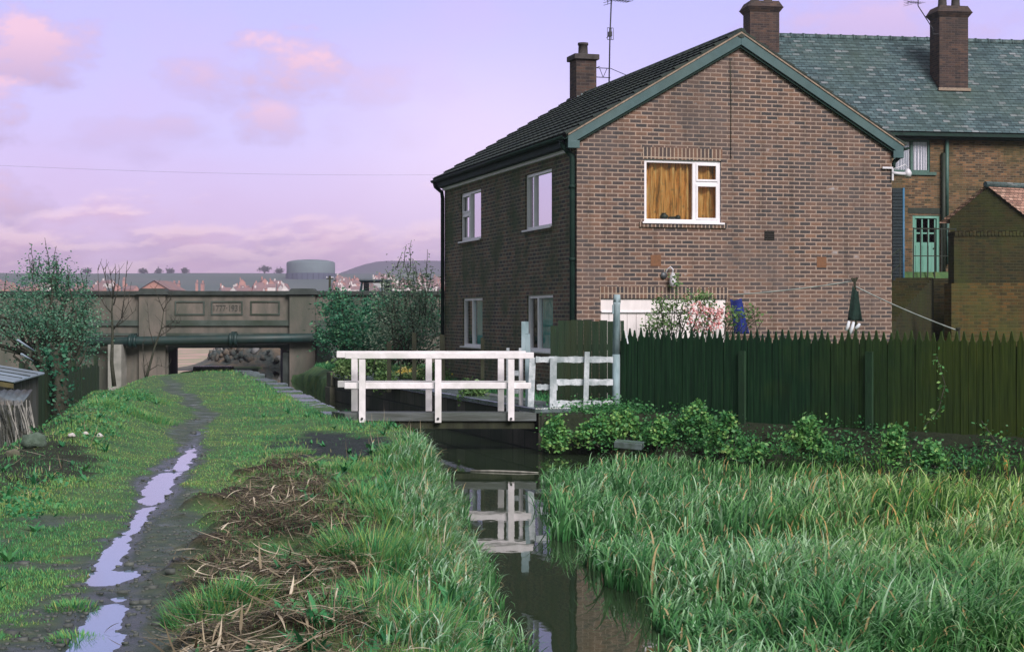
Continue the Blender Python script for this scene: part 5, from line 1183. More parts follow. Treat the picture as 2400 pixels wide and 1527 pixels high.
# ------------------------------------------------------------------ left side: shed, board fence, junk
A_, B_ = at(32, 895, 26), at(105, 868, 30)
sdir = (B_ - A_); sdir.z = 0; sl = sdir.length; sdir.normalize(); sn = Vector((-sdir.y, sdir.x, 0))
if sn.x > 0: sn = -sn
sh = empty("garden_shed", (A_.x, A_.y, -.7), math.atan2(sdir.y, sdir.x), "low timber shed with a grey corrugated roof at the left edge", "shed")
def shed():                                        # local x runs away along the eave, local y to the left
    h = A_.z + .7; W = 2.6; rise = .40
    m = MB(); n = 26
    for i in range(n):
        x0, x1 = .12 + (sl - .24) * i / n, .12 + (sl - .24) * (i + 1) / n; j = random.uniform(0, .012)
        m.box(x0, x1 - .006, .10 + j, .13 + j, 0, h - .03)
    n = 20
    for i in range(n):
        y0, y1 = .145 + (W - .16) * i / n, .145 + (W - .16) * (i + 1) / n; j = random.uniform(0, .01)
        for xx in (.13, sl - .16): m.box(xx + j, xx + .025 + j, y0, y1 - .006, 0, h - .05 + rise * (y0) / W * 1.1)
    m.build("wall", MT["shedwood"], sh)
    m = MB(); k = int(sl / .038)                   # corrugations run down the slope
    P = [(sl * i / k - .0, .018 * math.sin(i * math.pi / 2)) for i in range(k + 1)]
    for (x0, a), (x1, b) in zip(P, P[1:]): m.face([(x0, 0, h + a), (x1, 0, h + b), (x1, W, h + rise * 1.15 + b), (x0, W, h + rise * 1.15 + a)], 0, True)
    r = m.build("roof", MT["corr"], sh); r.modifiers.new("solid", "SOLIDIFY").thickness = .006
    m = MB()
    for i in range(1, 4): x = sl * i / 4; m.hexa([(x - .02, .0, h + .022), (x + .02, .0, h + .022), (x + .02, W, h + rise * 1.15 + .022), (x - .02, W, h + rise * 1.15 + .022), (x - .02, 0, h + .034), (x + .02, 0, h + .034), (x + .02, W, h + rise * 1.15 + .034), (x - .02, W, h + rise * 1.15 + .034)])
    m.build("roof_batten", MT["iron"], r)
    m = MB(); m.hexa([(-.02, 0, h - .10), (0, 0, h - .10), (0, W, h + rise * 1.15 - .12), (-.02, W, h + rise * 1.15 - .12), (-.02, 0, h - .025), (0, 0, h - .025), (0, W, h + rise * 1.15 - .025), (-.02, W, h + rise * 1.15 - .025)]); m.build("bargeboard", surf("mossy brown board", (.10, .085, .035), (.06, .055, .025), rough=.9), sh)
    m = MB(); m.box(.02, .11, .01, .095, 0, h - .06); m.build("corner_post", MT["oldpost"], sh)
    m = MB(); m.box(.10, .125, .02, .06, .1, h - .07); m.build("trim", MT["oldwhite"], sh)
shed()
q = at(20, 935, 24.8)
m = MB(); k = 30
P = [(-.75 + 1.1 * i / k, .016 * math.sin(i * math.pi / 2)) for i in range(k + 1)]
for (x0, a), (x1, b) in zip(P, P[1:]): m.face([(x0, -.25, -.12 + a), (x1, -.25, -.12 + b), (x1, .6, .18 + b), (x0, .6, .18 + a)], 0, True)
o = m.build("roof_sheet", MT["rustsheet"], loc=q); o.scale = (.7, .7, .7); o.modifiers.new("solid", "SOLIDIFY").thickness = .006; tag(o, "loose corrugated sheet leaning low in front of the shed", "metal sheet")
def canes():
    r = np.random.default_rng(8); m = MB()
    for i in range(60):
        a = at(r.uniform(-25, 70), r.uniform(935, 965), 24.4 + r.uniform(-.3, .3)); b = at(0, 0, 1); px = CX + a.x / a.y * F
        e = at(px + r.uniform(-5, 40), r.uniform(1035, 1072), 23.6 + r.uniform(-.2, .4))
        m.tube([a, (a + e) / 2 + Vector((.02, 0, r.uniform(-.02, .02))), e], [.008, .01, .012], 5, i % 2)
    tag(m.build("cane_bundle", [MT["canes"], MT["shedwood"]]), "bundle of grey dead canes leaning against the front of the shed", "canes")
canes()
d2 = empty("tarred_fence", at(60, 742, 31.5), math.atan2(6.5, -.2), "dark tarred board fence running back behind the grey roofed shed", "fence")
d2.location.z = -.75
m = MB(); L = 6.4; n = 44
for i in range(n): x0, x1 = L * i / n, L * (i + 1) / n; m.box(x0, x1 - .008, random.uniform(-.008, .008), .03, 0, EYE - (872 - HY) / F * 33 + .75 + random.uniform(-.04, .05))
m.build("panel", MT["tarred"], d2)
for x in (0, 2.1, 4.2, L): m = MB(); m.box(x - .05, x + .05, .035, .12, 0, 1.45); m.build("post", MT["tarred"], d2)
for (a, b, lab) in (((41, 796), (79, 822), "upper pale pole slanting through the tree above the shed"), ((50, 829), (77, 846), "lower pale pole slanting through the tree above the shed")):
    p, q = at(*a, 32), at(*b, 32.5); m = MB(); m.tube([(0, 0, 0), q - p], .022, 6); tag(m.build("leaning_pole", MT["corr"], loc=p), lab, "pole")
# litter and stones on the earth mound
for i, (px, py, s_, col_, lab) in enumerate([(246, 952, .04, "petal", "white scrap lying high on the grassy mound"), (232, 1049, .045, "petal", "white scrap beside the dark earth at the left"), (200, 1052, .035, "petal", "small pale scrap on the dark earth at the left"), (168, 1058, .04, "petal", "pale scrap nearest the mossy stone"),
                                         (80, 1072, .14, "mossst", "rounded mossy green stone on the dark earth at the left"), (30, 1082, .08, "pier", "grey stone near the left edge of the photo")]):
    Y = 6080 / (py - HY) * .97; q = at(px, py, Y); r = np.random.default_rng(i)
    q.z = float(ground_z(q.x, q.y)) + s_ * .3
    m = MB(); m.lathe((0, 0, 0), [(0, -s_ * .5), (s_ * .9, -s_ * .35), (s_ * 1.15, 0), (s_ * .8, s_ * .5), (s_ * .3, s_ * .72), (0, s_ * .74)], 10)
    m.v = [(x * (1 + .15 * math.sin(7 * z / s_ + i)), y * .9, z + .1 * s_ * math.sin(5 * x / s_)) for x, y, z in m.v]
    mat = MT.get(col_) or surf("mossy stone", (.10, .14, .11), (.055, .085, .06), rough=.95, scale=14, bump=.6)
    tag(m.build("stone" if s_ > .07 else "litter", mat, loc=q), lab, "stone" if s_ > .07 else "litter")

# ------------------------------------------------------------------ far background
a, b = at(-60, 385, 95), at(1080, 409, 120)
m = MB(); m.tube([a + (b - a) * t - Vector((0, 0, .25 * 4 * t * (1 - t))) for t in np.linspace(0, 1, 14)], .005, 4)
tag(m.build("overhead_wire", MT["metal"]), "thin overhead wire crossing the sky left of the house", "wire")
gh = empty("gasholder", (at(728.5, 742, 1000).x, 1000, 8), 0, "large grey two tier gasholder in the haze beyond the road bridge", "gasholder")
R_g = 113 / 2 / F * 1000
zz = lambda py: EYE - (py - HY) / F * 1000 - 8
m = MB(); m.lathe((0, 0, 0), [(R_g, zz(641)), (R_g, zz(617)), (R_g * .985, zz(615.5))] + [(R_g * .985 * math.cos(t), zz(615.5) + (zz(608) - zz(615.5)) * math.sin(t)) for t in np.linspace(.2, math.pi / 2, 8)], 64); m.build("bell", MT["gasgrey"], gh)
m = MB(); m.lathe((0, 0, 0), [(R_g * 1.012, -8), (R_g * 1.012, zz(640.5)), (R_g * .99, zz(640.4))], 64); m.build("lower_lift", MT["gasdark"], gh)
m = MB()
for i in range(28): t = 2 * math.pi * i / 28; m.bar((R_g * 1.022 * math.cos(t), R_g * 1.022 * math.sin(t), 0), (R_g * 1.022 * math.cos(t), R_g * 1.022 * math.sin(t), zz(641)), .35)
m.lathe((0, 0, 0), [(R_g * 1.013, zz(668)), (R_g * 1.03, zz(667.5)), (R_g * 1.013, zz(667))], 64); m.build("guide_rails", MT["gasdark"], gh)
q = at(773, 742, 75)
tpole = empty("telegraph_pole", (q.x, 75, .5), 0, "thin telegraph pole with a cross arm standing beyond the bridge parapet", "pole")
m = MB(); zt = EYE - (646 - HY) / F * 75 - .5; m.tube([(0, 0, 0), (0, 0, zt)], [.075, .05], 8); m.build("pole", MT["oldpost"], tpole)
m = MB(); m.box(-.16, .16, -.03, .03, zt - .16, zt - .11); m.build("cross_arm", MT["oldpost"], tpole)
for sx in (-.14, .08, .14): m = MB(); m.lathe((sx, 0, zt - .11), [(.02, 0), (.03, .03), (.02, .07), (0, .08)], 8); m.build("insulator", MT["lamp"], tpole)

def town_mesh(kind):
    m = MB(); w, d, h, r = {0: (6.5, 6, 4.0, 2.2), 1: (4.6, 7, 4.2, 2.4), 2: (9, 6, 4.0, 2.2), 3: (1.6, 3, 8.0, .7)}[kind]
    if kind == 1:                                  # gable towards us
        m.face([(-w / 2, 0, 0), (w / 2, 0, 0), (w / 2, 0, h), (0, 0, h + r), (-w / 2, 0, h)]); m.face([(-w / 2, d, 0), (w / 2, d, 0), (w / 2, d, h), (0, d, h + r), (-w / 2, d, h)])
        m.face([(-w / 2, 0, 0), (-w / 2, d, 0), (-w / 2, d, h), (-w / 2, 0, h)]); m.face([(w / 2, 0, 0), (w / 2, d, 0), (w / 2, d, h), (w / 2, 0, h)])
        m.face([(-w / 2 - .3, -.2, h - .2), (0, -.2, h + r), (0, d + .2, h + r), (-w / 2 - .3, d + .2, h - .2)], 1); m.face([(w / 2 + .3, -.2, h - .2), (0, -.2, h + r), (0, d + .2, h + r), (w / 2 + .3, d + .2, h - .2)], 1)
    else:
        m.face([(-w / 2, 0, 0), (w / 2, 0, 0), (w / 2, 0, h), (-w / 2, 0, h)]); m.face([(-w / 2, d, 0), (w / 2, d, 0), (w / 2, d, h), (-w / 2, d, h)])
        for x in (-w / 2, w / 2): m.face([(x, 0, 0), (x, d, 0), (x, d, h), (x, d / 2, h + r), (x, 0, h)])
        m.face([(-w / 2 - .2, -.3, h - .2), (w / 2 + .2, -.3, h - .2), (w / 2 + .2, d / 2, h + r), (-w / 2 - .2, d / 2, h + r)], 1); m.face([(-w / 2 - .2, d + .3, h - .2), (w / 2 + .2, d + .3, h - .2), (w / 2 + .2, d / 2, h + r), (-w / 2 - .2, d / 2, h + r)], 1)
    m.box(-w / 2 + .6, -w / 2 + 1.5, d / 2 - .5, d / 2 + .5, h + r * .5, h + r + 1.3, 0)
    return m
def town():
    protos = []
    for k in range(4):
        for wm, nm in ((MT["towna"], "brick"), (MT["townb"], "pale")):
            o = town_mesh(k).build("town_house", [wm, MT["townroof"]]); protos.append((o, nm))
    used = set(); r = random.Random(21)
    spots = []
    def base(px, py):                              # where the sight line under a house meets the hillside
        for Y in np.arange(500, 2400, 12.0):
            z = float(hill_z(np.array((px - CX) / F * Y), np.array(Y)))
            if HY - (z - EYE) / Y * F <= py: return Y, z
        return None
    for px, py, k in [(226, 684, 2), (247, 676, 5), (275, 686, 2), (290, 682, 6), (300, 690, 4), (405, 692, 6), (418, 692, 6), (461, 691, 6), (473, 692, 6), (523, 690, 2), (532, 694, 1), (8, 690, 4), (16, 680, 0)]: spots.append((px, py, k))
    for _ in range(17): spots.append((r.uniform(545, 668), r.triangular(668, 698, 690), r.choice([0, 1, 2, 3, 0, 4, 2])))
    for _ in range(60): spots.append((r.uniform(790, 1052), r.triangular(652, 698, 685), r.choice([0, 1, 2, 3, 3, 4, 5])))
    for _ in range(14): spots.append((r.uniform(-40, 330), r.triangular(672, 698, 688), r.choice([0, 1, 2, 4])))
    for px, py, k in spots:
        hit = base(px, py)
        if not hit: continue
        Y, z = hit; x = (px - CX) / F * Y
        p, nm = protos[k]
        if k in used: o = p.copy(); COL.objects.link(o)
        else: o = p; used.add(k)
        o.location = (x, Y, z - .4); o.rotation_euler.z = r.uniform(-.5, .5); o.scale = (.72, .72, .72)
        tag(o, "tiny %s walled house of the far hazy town beyond the road bridge" % nm, "house", "%s houses of the far town" % nm)
    for k, (p, nm) in enumerate(protos):
        if k not in used: bpy.data.objects.remove(p)
town()
fh = empty("gabled_house", (at(362, 742, 330).x, 330, 0), -.15, "larger pink gabled roof rising over the parapet by the left bridge pilaster", "house")
zz = lambda py: EYE - (py - HY) / F * 330
gw, gd_ = 3.1, 9.0
m = MB()
for y in (0, gd_): m.face([(-gw, y, -.5), (gw, y, -.5), (gw, y, zz(677)), (0, y, zz(657)), (-gw, y, zz(677))])
for x in (-gw, gw): m.face([(x, 0, -.5), (x, gd_, -.5), (x, gd_, zz(677)), (x, 0, zz(677))])
m.build("wall", MT["towna"], fh)
m = MB()
for s_ in (-1, 1): m.face([(s_ * (gw + .3), -.3, zz(679)), (0, -.3, zz(656.5)), (0, gd_ + .3, zz(656.5)), (s_ * (gw + .3), gd_ + .3, zz(679))])
m.build("roof", MT["townroof"], fh)
# ------------------------------------------------------------------ vegetation
def blades(P, h, w, yaw, lean, bend, segs, rng, curl=1.6):
    """Curved tapering blades: returns vertices, quads and how many vertices each has."""
    n = len(P); t = np.linspace(0, 1, segs + 1)
    phi = lean[:, None] + bend[:, None] * t[None, :] ** curl
    ds = h[:, None] / segs
    mid = (phi[:, 1:] + phi[:, :-1]) / 2
    hor = np.concatenate([np.zeros((n, 1)), np.cumsum(np.sin(mid) * ds, 1)], 1); ver = np.concatenate([np.zeros((n, 1)), np.cumsum(np.cos(mid) * ds, 1)], 1)
    dx, dy = np.cos(yaw)[:, None], np.sin(yaw)[:, None]
    C = np.stack([P[:, 0:1] + hor * dx, P[:, 1:2] + hor * dy, P[:, 2:3] + ver], -1)
    tw = rng.normal(0, .5, n)
    sx, sy = -np.sin(yaw + tw), np.cos(yaw + tw)
    wid = (w[:, None] / 2) * np.clip(1.02 - t[None, :] ** 2.2, .04, 1) * (.6 + .4 * np.minimum(1, t[None, :] * 4))
    S = np.stack([sx[:, None] * wid, sy[:, None] * wid, 0 * wid], -1)
    V = np.stack([C - S, C + S], 2).reshape(-1, 3)
    base = np.arange(n)[:, None] * (2 * (segs + 1)) + np.arange(segs)[None, :] * 2
    Q = np.stack([base, base + 1, base + 3, base + 2], -1).reshape(-1, 4)
    return V, Q, 2 * (segs + 1)
def blade_obj(name, P, h, w, yaw, lean, bend, segs, mat, rnd, rng, curl=1.6, tip_glint=0.0, extra=None):  # sky glints painted in as paler colour towards the blade tips
    V, Q, k = blades(P, h, w, yaw, lean, bend, segs, rng, curl)
    return np_mesh(name, V, Q, mat, rnd=np.clip(np.repeat(rnd, k) + tip_glint * np.tile(np.repeat(np.linspace(0, 1, segs + 1) ** 1.5, 2), len(P)) * np.repeat(rnd < .9, k), 0, 1), smooth=True, attrs={a_: np.repeat(v_, k) for a_, v_ in (extra or {}).items()})
def frame_xy(n, rng, y0, y1, px0, px1, power=1.0):
    """n points over the ground seen between two photo columns, thinning with distance."""
    u = rng.random(n); Y = 1 / (1 / y0 + (1 / y1 - 1 / y0) * u) if power else y0 + (y1 - y0) * u
    px = rng.uniform(px0, px1, n); return (px - CX) / F * Y, Y

M_GRASS = leafm("short turf", [(0, (.036, .165, .075)), (.32, (.085, .315, .120)), (.58, (.185, .385, .115)), (.80, (.31, .41, .11)), (1, (.44, .39, .19))], rough=.55, spec=.15, trans=.3)
M_REED = leafm("reed grass", [(0, (.016, .072, .025)), (.35, (.054, .200, .062)), (.62, (.130, .320, .110)), (.86, (.33, .53, .33)), (.97, (.50, .68, .54)), (1, (.46, .35, .18))], rough=.4, spec=.35, trans=.25)  # palest stops are the sky glints painted on the tips
def _leak_tint():  # olive light leak tinted into the reeds, stronger to the right
    nt = M_REED.node_tree; a = nd(nt, "ShaderNodeAttribute", attribute_name="dry"); b = nt.nodes["Principled BSDF"]; src = b.inputs["Base Color"].links[0].from_socket
    c = mixc(nt, ma(nt, "MULTIPLY", a.outputs["Fac"], .75), src, mixc(nt, 1.0, src, (1.35, 1.0, .42), "MULTIPLY")); nt.links.new(c, b.inputs["Base Color"])
_leak_tint()
M_STRAW = leafm("dead reed", [(0, (.025, .020, .010)), (.45, (.10, .078, .045)), (.8, (.27, .215, .14)), (1, (.56, .48, .37))], rough=.8, trans=0)
M_WEED = leafm("broad weed leaf", [(0, (.02, .12, .05)), (.5, (.05, .24, .09)), (1, (.14, .34, .12))], rough=.5)
M_ALEX = leafm("bank plant leaf", [(0, (.035, .15, .055)), (.5, (.10, .30, .085)), (.85, (.23, .43, .12)), (1, (.36, .52, .17))], rough=.5)
M_ELDER = leafm("spring tree leaf", [(0, (.028, .11, .072)), (.5, (.075, .22, .14)), (1, (.19, .37, .23))], rough=.55)
M_BUSH = leafm("bush leaf", [(0, (.016, .095, .058)), (.5, (.044, .19, .105)), (1, (.13, .31, .15))], rough=.5)
M_PALEBUSH = leafm("budding bush leaf", [(0, (.07, .13, .09)), (.5, (.20, .29, .20)), (1, (.45, .52, .40))], rough=.6)
M_GARDEN = leafm("garden shrub leaf", [(0, (.05, .13, .04)), (.5, (.12, .23, .075)), (1, (.24, .35, .14))], rough=.5)
M_BLOSSOM = leafm("pink blossom", [(0, (.62, .12, .15)), (.4, (.82, .32, .34)), (.75, (.90, .62, .60)), (1, (.95, .88, .82))], rough=.7)
M_DAFF = leafm("daffodil", [(0, (.75, .55, .08)), (1, (.85, .75, .35))], rough=.6)

def turf():
    r = np.random.default_rng(31)
    Ps, H, W = [], [], []
    for n, y0, y1, pa, pb_ in ((150000, 6.6, 16, -40, 1130), (90000, 15, 32, -40, 1130), (46000, 30, 53, -40, 1130), (34000, 6.0, 45, -1000, -40)):
        x, y = frame_xy(n, r, y0, y1, pa, pb_)
        mud, straw, ash, pud, earth = masks(x, y)
        lx = np.where(y < 25.2, pl(y, LEFT_S) + .05, pl(y, LEFT_N) - .42)
        keep = (x < lx) & (r.random(n) > np.clip(mud * 1.25 + straw * .72 + ash * .97 + pud * 4 + earth * .7, 0, 1))
        keep &= (r.random(n) < .35 + .9 * fbm(x, y, .45, 2)) & ~((x < -8.0) & (y > 25.5) & (y < 31) & (x < -8.0 - .16 * (y - 26)))
        x, y = x[keep], y[keep]; z = ground_z(x, y)
        tuft = np.clip(fbm(x + 5, y, .38, 2) * 2.2 - .75, 0, 1)
        hx = np.abs(x - path_x(y))
        edge = sstep(1.0, .1, lx[keep] - x)
        h = (.024 + .052 * tuft * sstep(.25, 1.0, hx) + .05 * edge) * r.uniform(.6, 1.35, len(x))
        Ps.append(np.stack([x, y, z - .008], -1)); H.append(h); W.append(np.clip(.0030 + .00028 * y, .003, .016) * r.uniform(.7, 1.3, len(x)))
    P, h, w = map(np.concatenate, (Ps, H, W)); n = len(P)
    patch = fbm(P[:, 0] + 3, P[:, 1], 1.2, 3)
    rnd = np.clip(-.02 + .85 * patch + .16 * np.exp(-(np.abs(P[:, 0] - path_x(P[:, 1])) / .8) ** 2) + r.normal(0, .17, n), 0, 1); rnd[r.random(n) < .03] = 1
    tag(blade_obj("turf_grass", P, h, w, r.uniform(0, 2 * np.pi, n), np.abs(r.normal(.25, .25, n)), r.uniform(.2, 1.5, n), 2, M_GRASS, rnd, r), "short turf covering the towpath banks on the left", "grass", kind="stuff")
turf()
def garden_grass():
    r = np.random.default_rng(33); n = 26000
    y = r.uniform(26, 53, n); x = pl(y, RIGHT_N) + .45 + r.random(n) ** 1.3 * 4.2
    k = x < np.where(y > 38.5, 99, 1.16 - (y - 29) * .293 - .05); x, y = x[k], y[k]
    gp = np.interp(y, [27, 29.5, 33, 36, 40, 44], [.55, -.2, -1.35, -2.2, -3.2, -4.3]); k = (np.abs(x - gp) > .44) | (y > 44); x, y = x[k], y[k]; n = len(x)
    tag(blade_obj("garden_grass", np.stack([x, y, ground_z(x, y) - .01], -1), r.uniform(.06, .22, n), np.full(n, .014), r.uniform(0, 6.28, n), np.abs(r.normal(.3, .25, n)), r.uniform(.2, 1.5, n), 2, M_GRASS, np.clip(r.normal(.22, .15, n), 0, 1), r), "rough grass of the canal side garden and bridge slope", "grass", kind="stuff")
garden_grass()

def reeds():
    r = np.random.default_rng(41); n = 66000
    x, y = frame_xy(n, r, 7.4, 25.5, 1190, 2440, 1); x2, y2 = frame_xy(26000, r, 6.0, 22, 2440, 3700, 1); x, y = np.concatenate([x, x2]), np.concatenate([y, y2]); n = len(x)
    d = fence_d(x, y)
    edge = pl(y, [(7, 1.02), (9.6, .98), (10.6, .95), (12.1, .92), (13.6, .62), (15.7, .45), (17.5, .35), (20.6, .42), (22, .95), (23.5, 1.5), (25, 3.0)]) + (fbm(x * 0 + 4, y, .7, 3) - .5) * .55
    keep = (x > edge) & (d < -.72 + .6 * (fbm(x, y, .8, 2) - .5)) & (r.random(n) < np.clip(2.6 * fbm(x + 11, y, .55, 3) - .55, .12, 1))
    x, y = x[keep], y[keep]; m_ = len(x)
    z = np.maximum(ground_z(x, y), -.52)
    tall = .20 + .40 * sstep(.25, .75, fbm(x + 2, y, 1.1, 3))
    tall = tall * (1 - .5 * sstep(-4.5, -1.6, fence_d(x, y)))
    h = tall * r.uniform(.55, 1.2, m_)
    P = np.stack([x, y, z - .02], -1)
    rnd = np.clip(-.10 + .75 * fbm(x + 30, y, .9, 3) + r.normal(0, .17, m_), 0, .89); dead = r.random(m_) < .045; rnd[dead] = 1
    yaw = np.where(r.random(m_) < .6, r.normal(.3, 1.0, m_), r.uniform(0, 2 * np.pi, m_))
    tag(blade_obj("reed_grass", P, h, r.uniform(.012, .026, m_), yaw, np.abs(r.normal(.14, .20, m_)), r.uniform(.9, 3.4, m_), 7, M_REED, rnd, r, 2.8, .48, {"dry": sstep(1.5, 5.5, x + 2.2 * (fbm(x, y, 1.5, 3) - .5))}), "dense bed of arching reed grass filling the canal before the fence", "reeds", kind="stuff")  # the dry attribute carries the painted olive leak, rising to the right
    # reeds of the left bank, in front of the water
    n = 15000; y = r.uniform(7.4, 21, n) ** 1.0; lx = pl(y, LEFT_S)
    x = lx + r.normal(-.12, .22, n)
    clump = fbm(x + 60, y, .7, 2); keep = (r.random(n) < np.clip((clump - .40) * 4.5, .03, 1)) & (x < lx + .22)
    x, y, clump = x[keep], y[keep], clump[keep]; m_ = len(x)
    z = np.maximum(ground_z(x, y), -.5); h = (.08 + .28 * clump) * r.uniform(.5, 1.2, m_)
    rnd = np.clip(.2 + .6 * fbm(x + 30, y, .5, 3) + r.normal(0, .2, m_), 0, .96); rnd[r.random(m_) < .09] = 1
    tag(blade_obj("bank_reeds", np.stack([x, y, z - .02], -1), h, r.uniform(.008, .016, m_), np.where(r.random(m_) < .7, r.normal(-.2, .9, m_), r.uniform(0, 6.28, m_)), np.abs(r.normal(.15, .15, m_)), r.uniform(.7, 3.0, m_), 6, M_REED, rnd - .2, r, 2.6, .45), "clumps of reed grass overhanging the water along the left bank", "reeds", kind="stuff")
    # tussocks
    Pn, hn = [], []
    for (px, py, rad, hh, k) in [(870, 1330, .34, .40, 1500), (880, 1420, .25, .3, 700), (500, 1450, .26, .22, 1100), (560, 1440, .2, .2, 600), (850, 1190, .28, .26, 900), (1000, 1490, .3, .28, 900), (800, 1110, .35, .2, 900), (930, 1240, .3, .24, 800), (1020, 1100, .4, .26, 1400), (960, 1060, .4, .22, 1200), (680, 1060, .3, .15, 700), (1050, 1060, .3, .3, 900), (930, 1150, .35, .22, 900), (780, 1480, .2, .2, 400), (330, 960, .5, .2, 800), (250, 1000, .5, .2, 800), (350, 1000, .4, .2, 700), (180, 1490, .14, .09, 420), (170, 1420, .14, .09, 420)]:
        Y = 6080 / (py - HY); X = (px - CX) / F * Y; a = r.uniform(0, 6.28, k); q = rad * np.sqrt(r.random(k))
        Pn.append(np.stack([X + q * np.cos(a), Y + q * np.sin(a) * 1.3, np.zeros(k), a], -1)); hn.append(hh * r.uniform(.5, 1.15, k) * (1.1 - .5 * q / rad))
    P4, h = np.concatenate(Pn), np.concatenate(hn); ok = P4[:, 0] < np.where(P4[:, 1] < 25.2, pl(P4[:, 1], LEFT_S) + .1, 99); P4, h = P4[ok], h[ok]; m_ = len(h)
    z = ground_z(P4[:, 0], P4[:, 1]); rnd = np.clip(r.normal(.42, .2, m_), 0, .9); rnd[r.random(m_) < .05] = 1
    tag(blade_obj("tussock_grass", np.stack([P4[:, 0], P4[:, 1], z - .02], -1), h, r.uniform(.0045, .009, m_), P4[:, 3] + r.normal(0, .5, m_), r.uniform(.05, .6, m_), r.uniform(.4, 1.7, m_), 4, M_GRASS, rnd, r, 1.8), "long soft grass tussocks on the towpath bank", "grass", kind="stuff")
reeds()

def straw():
    r = np.random.default_rng(51); n = 30000
    y = 1 / r.uniform(1 / 18, 1 / 6.8, n); x = -.06 - .135 * y + r.normal(0, .42, n); big = r.random(n) < .06
    st = masks(x, y)[1]; keep = r.random(n) < st * .95 + .02
    x, y, big = x[keep], y[keep], big[keep]; m_ = len(x)
    z = ground_z(x, y) + r.uniform(.0, .05, m_) + big * .04
    lean = r.normal(1.50, .10, m_); h = np.where(big, r.uniform(.12, .32, m_), r.uniform(.05, .16, m_))
    tag(blade_obj("dead_reed_litter", np.stack([x, y, z], -1), h, np.where(big, .015, .008) * r.uniform(.6, 1.2, m_), r.normal(-.5, 1.1, m_) + np.pi * (r.random(m_) < .4), lean, r.normal(.1, .5, m_), 5, M_STRAW, np.clip(r.beta(1.4, 2.6, m_) + big * .35, 0, 1), r), "heaps of dead brown reed stalks cleared onto the bank", "dead reeds", kind="stuff")
    # brown stubble on the bank below the fence and dead stalks at the left
    n = 1600; x, y = frame_xy(n, r, 20.5, 25, 1330, 1540); k = (fence_d(x, y) > -1.8) & (fence_d(x, y) < -.2); x, y = x[k], y[k]; m_ = len(x)
    tag(blade_obj("dead_bank_grass", np.stack([x, y, ground_z(x, y) - .02], -1), r.uniform(.1, .3, m_), np.full(m_, .010), r.normal(-1.5, .8, m_), r.uniform(.2, .9, m_), r.uniform(.6, 1.6, m_), 4, M_STRAW, np.clip(r.normal(.4, .2, m_), 0, 1), r), "dry brown grass hanging over the bank below the white gate", "grass", kind="stuff")
straw()

def leaf_quads(C, size, rng, elong=1.6, droop=0.0):
    n = len(C); a = rng.normal(size=(n, 3)); a[:, 2] = a[:, 2] * .6 - droop; a /= np.linalg.norm(a, axis=1, keepdims=True)
    b = rng.normal(size=(n, 3)); b -= a * (a * b).sum(1, keepdims=True); b /= np.linalg.norm(b, axis=1, keepdims=True)
    s = (size * rng.uniform(.6, 1.35, n))[:, None]
    V = np.stack([C - a * s * elong / 2, C + b * s * .5 - a * s * .05, C + a * s * elong / 2, C - b * s * .5 - a * s * .05], 1).reshape(-1, 3)
    return V, np.arange(n * 4).reshape(-1, 4)
def crown_points(ells, nclump, nleaf, crad, rng):
    """Leaf centres in uneven clumps through a set of ellipsoids (cx, cy, cz, rx, ry, rz, weight)."""
    E = np.array(ells, float); wt = E[:, 6] / E[:, 6].sum(); idx = rng.choice(len(E), nclump, p=wt)
    d = rng.normal(size=(nclump, 3)); d /= np.linalg.norm(d, axis=1, keepdims=True)
    rr = rng.random(nclump) ** .45
    cc = E[idx, :3] + d * rr[:, None] * E[idx, 3:6] * rng.uniform(.85, 1.1, (nclump, 1))
    k = np.maximum(2, (nleaf * rng.uniform(.3, 1.7, nclump)).astype(int))
    C = np.repeat(cc, k, 0) + rng.normal(size=(k.sum(), 3)) * crad * np.repeat(rng.uniform(.6, 1.3, nclump), k)[:, None]
    tone = np.clip(np.repeat(rng.normal(.45, .2, nclump), k) + rng.normal(0, .17, k.sum()), 0, 1)
    return C, tone, cc
def limb(m, a, b, r0, r1, rng, n=5, wob=.06, sides=6):
    a, b = Vector(a), Vector(b); L = (b - a).length
    P = [a + (b - a) * (i / n) + (Vector(rng.normal(0, wob * L, 3)) * (0 if i in (0, n) else 1)) for i in range(n + 1)]
    m.tube(P, [r0 + (r1 - r0) * i / n for i in range(n + 1)], sides, caps=False); return P
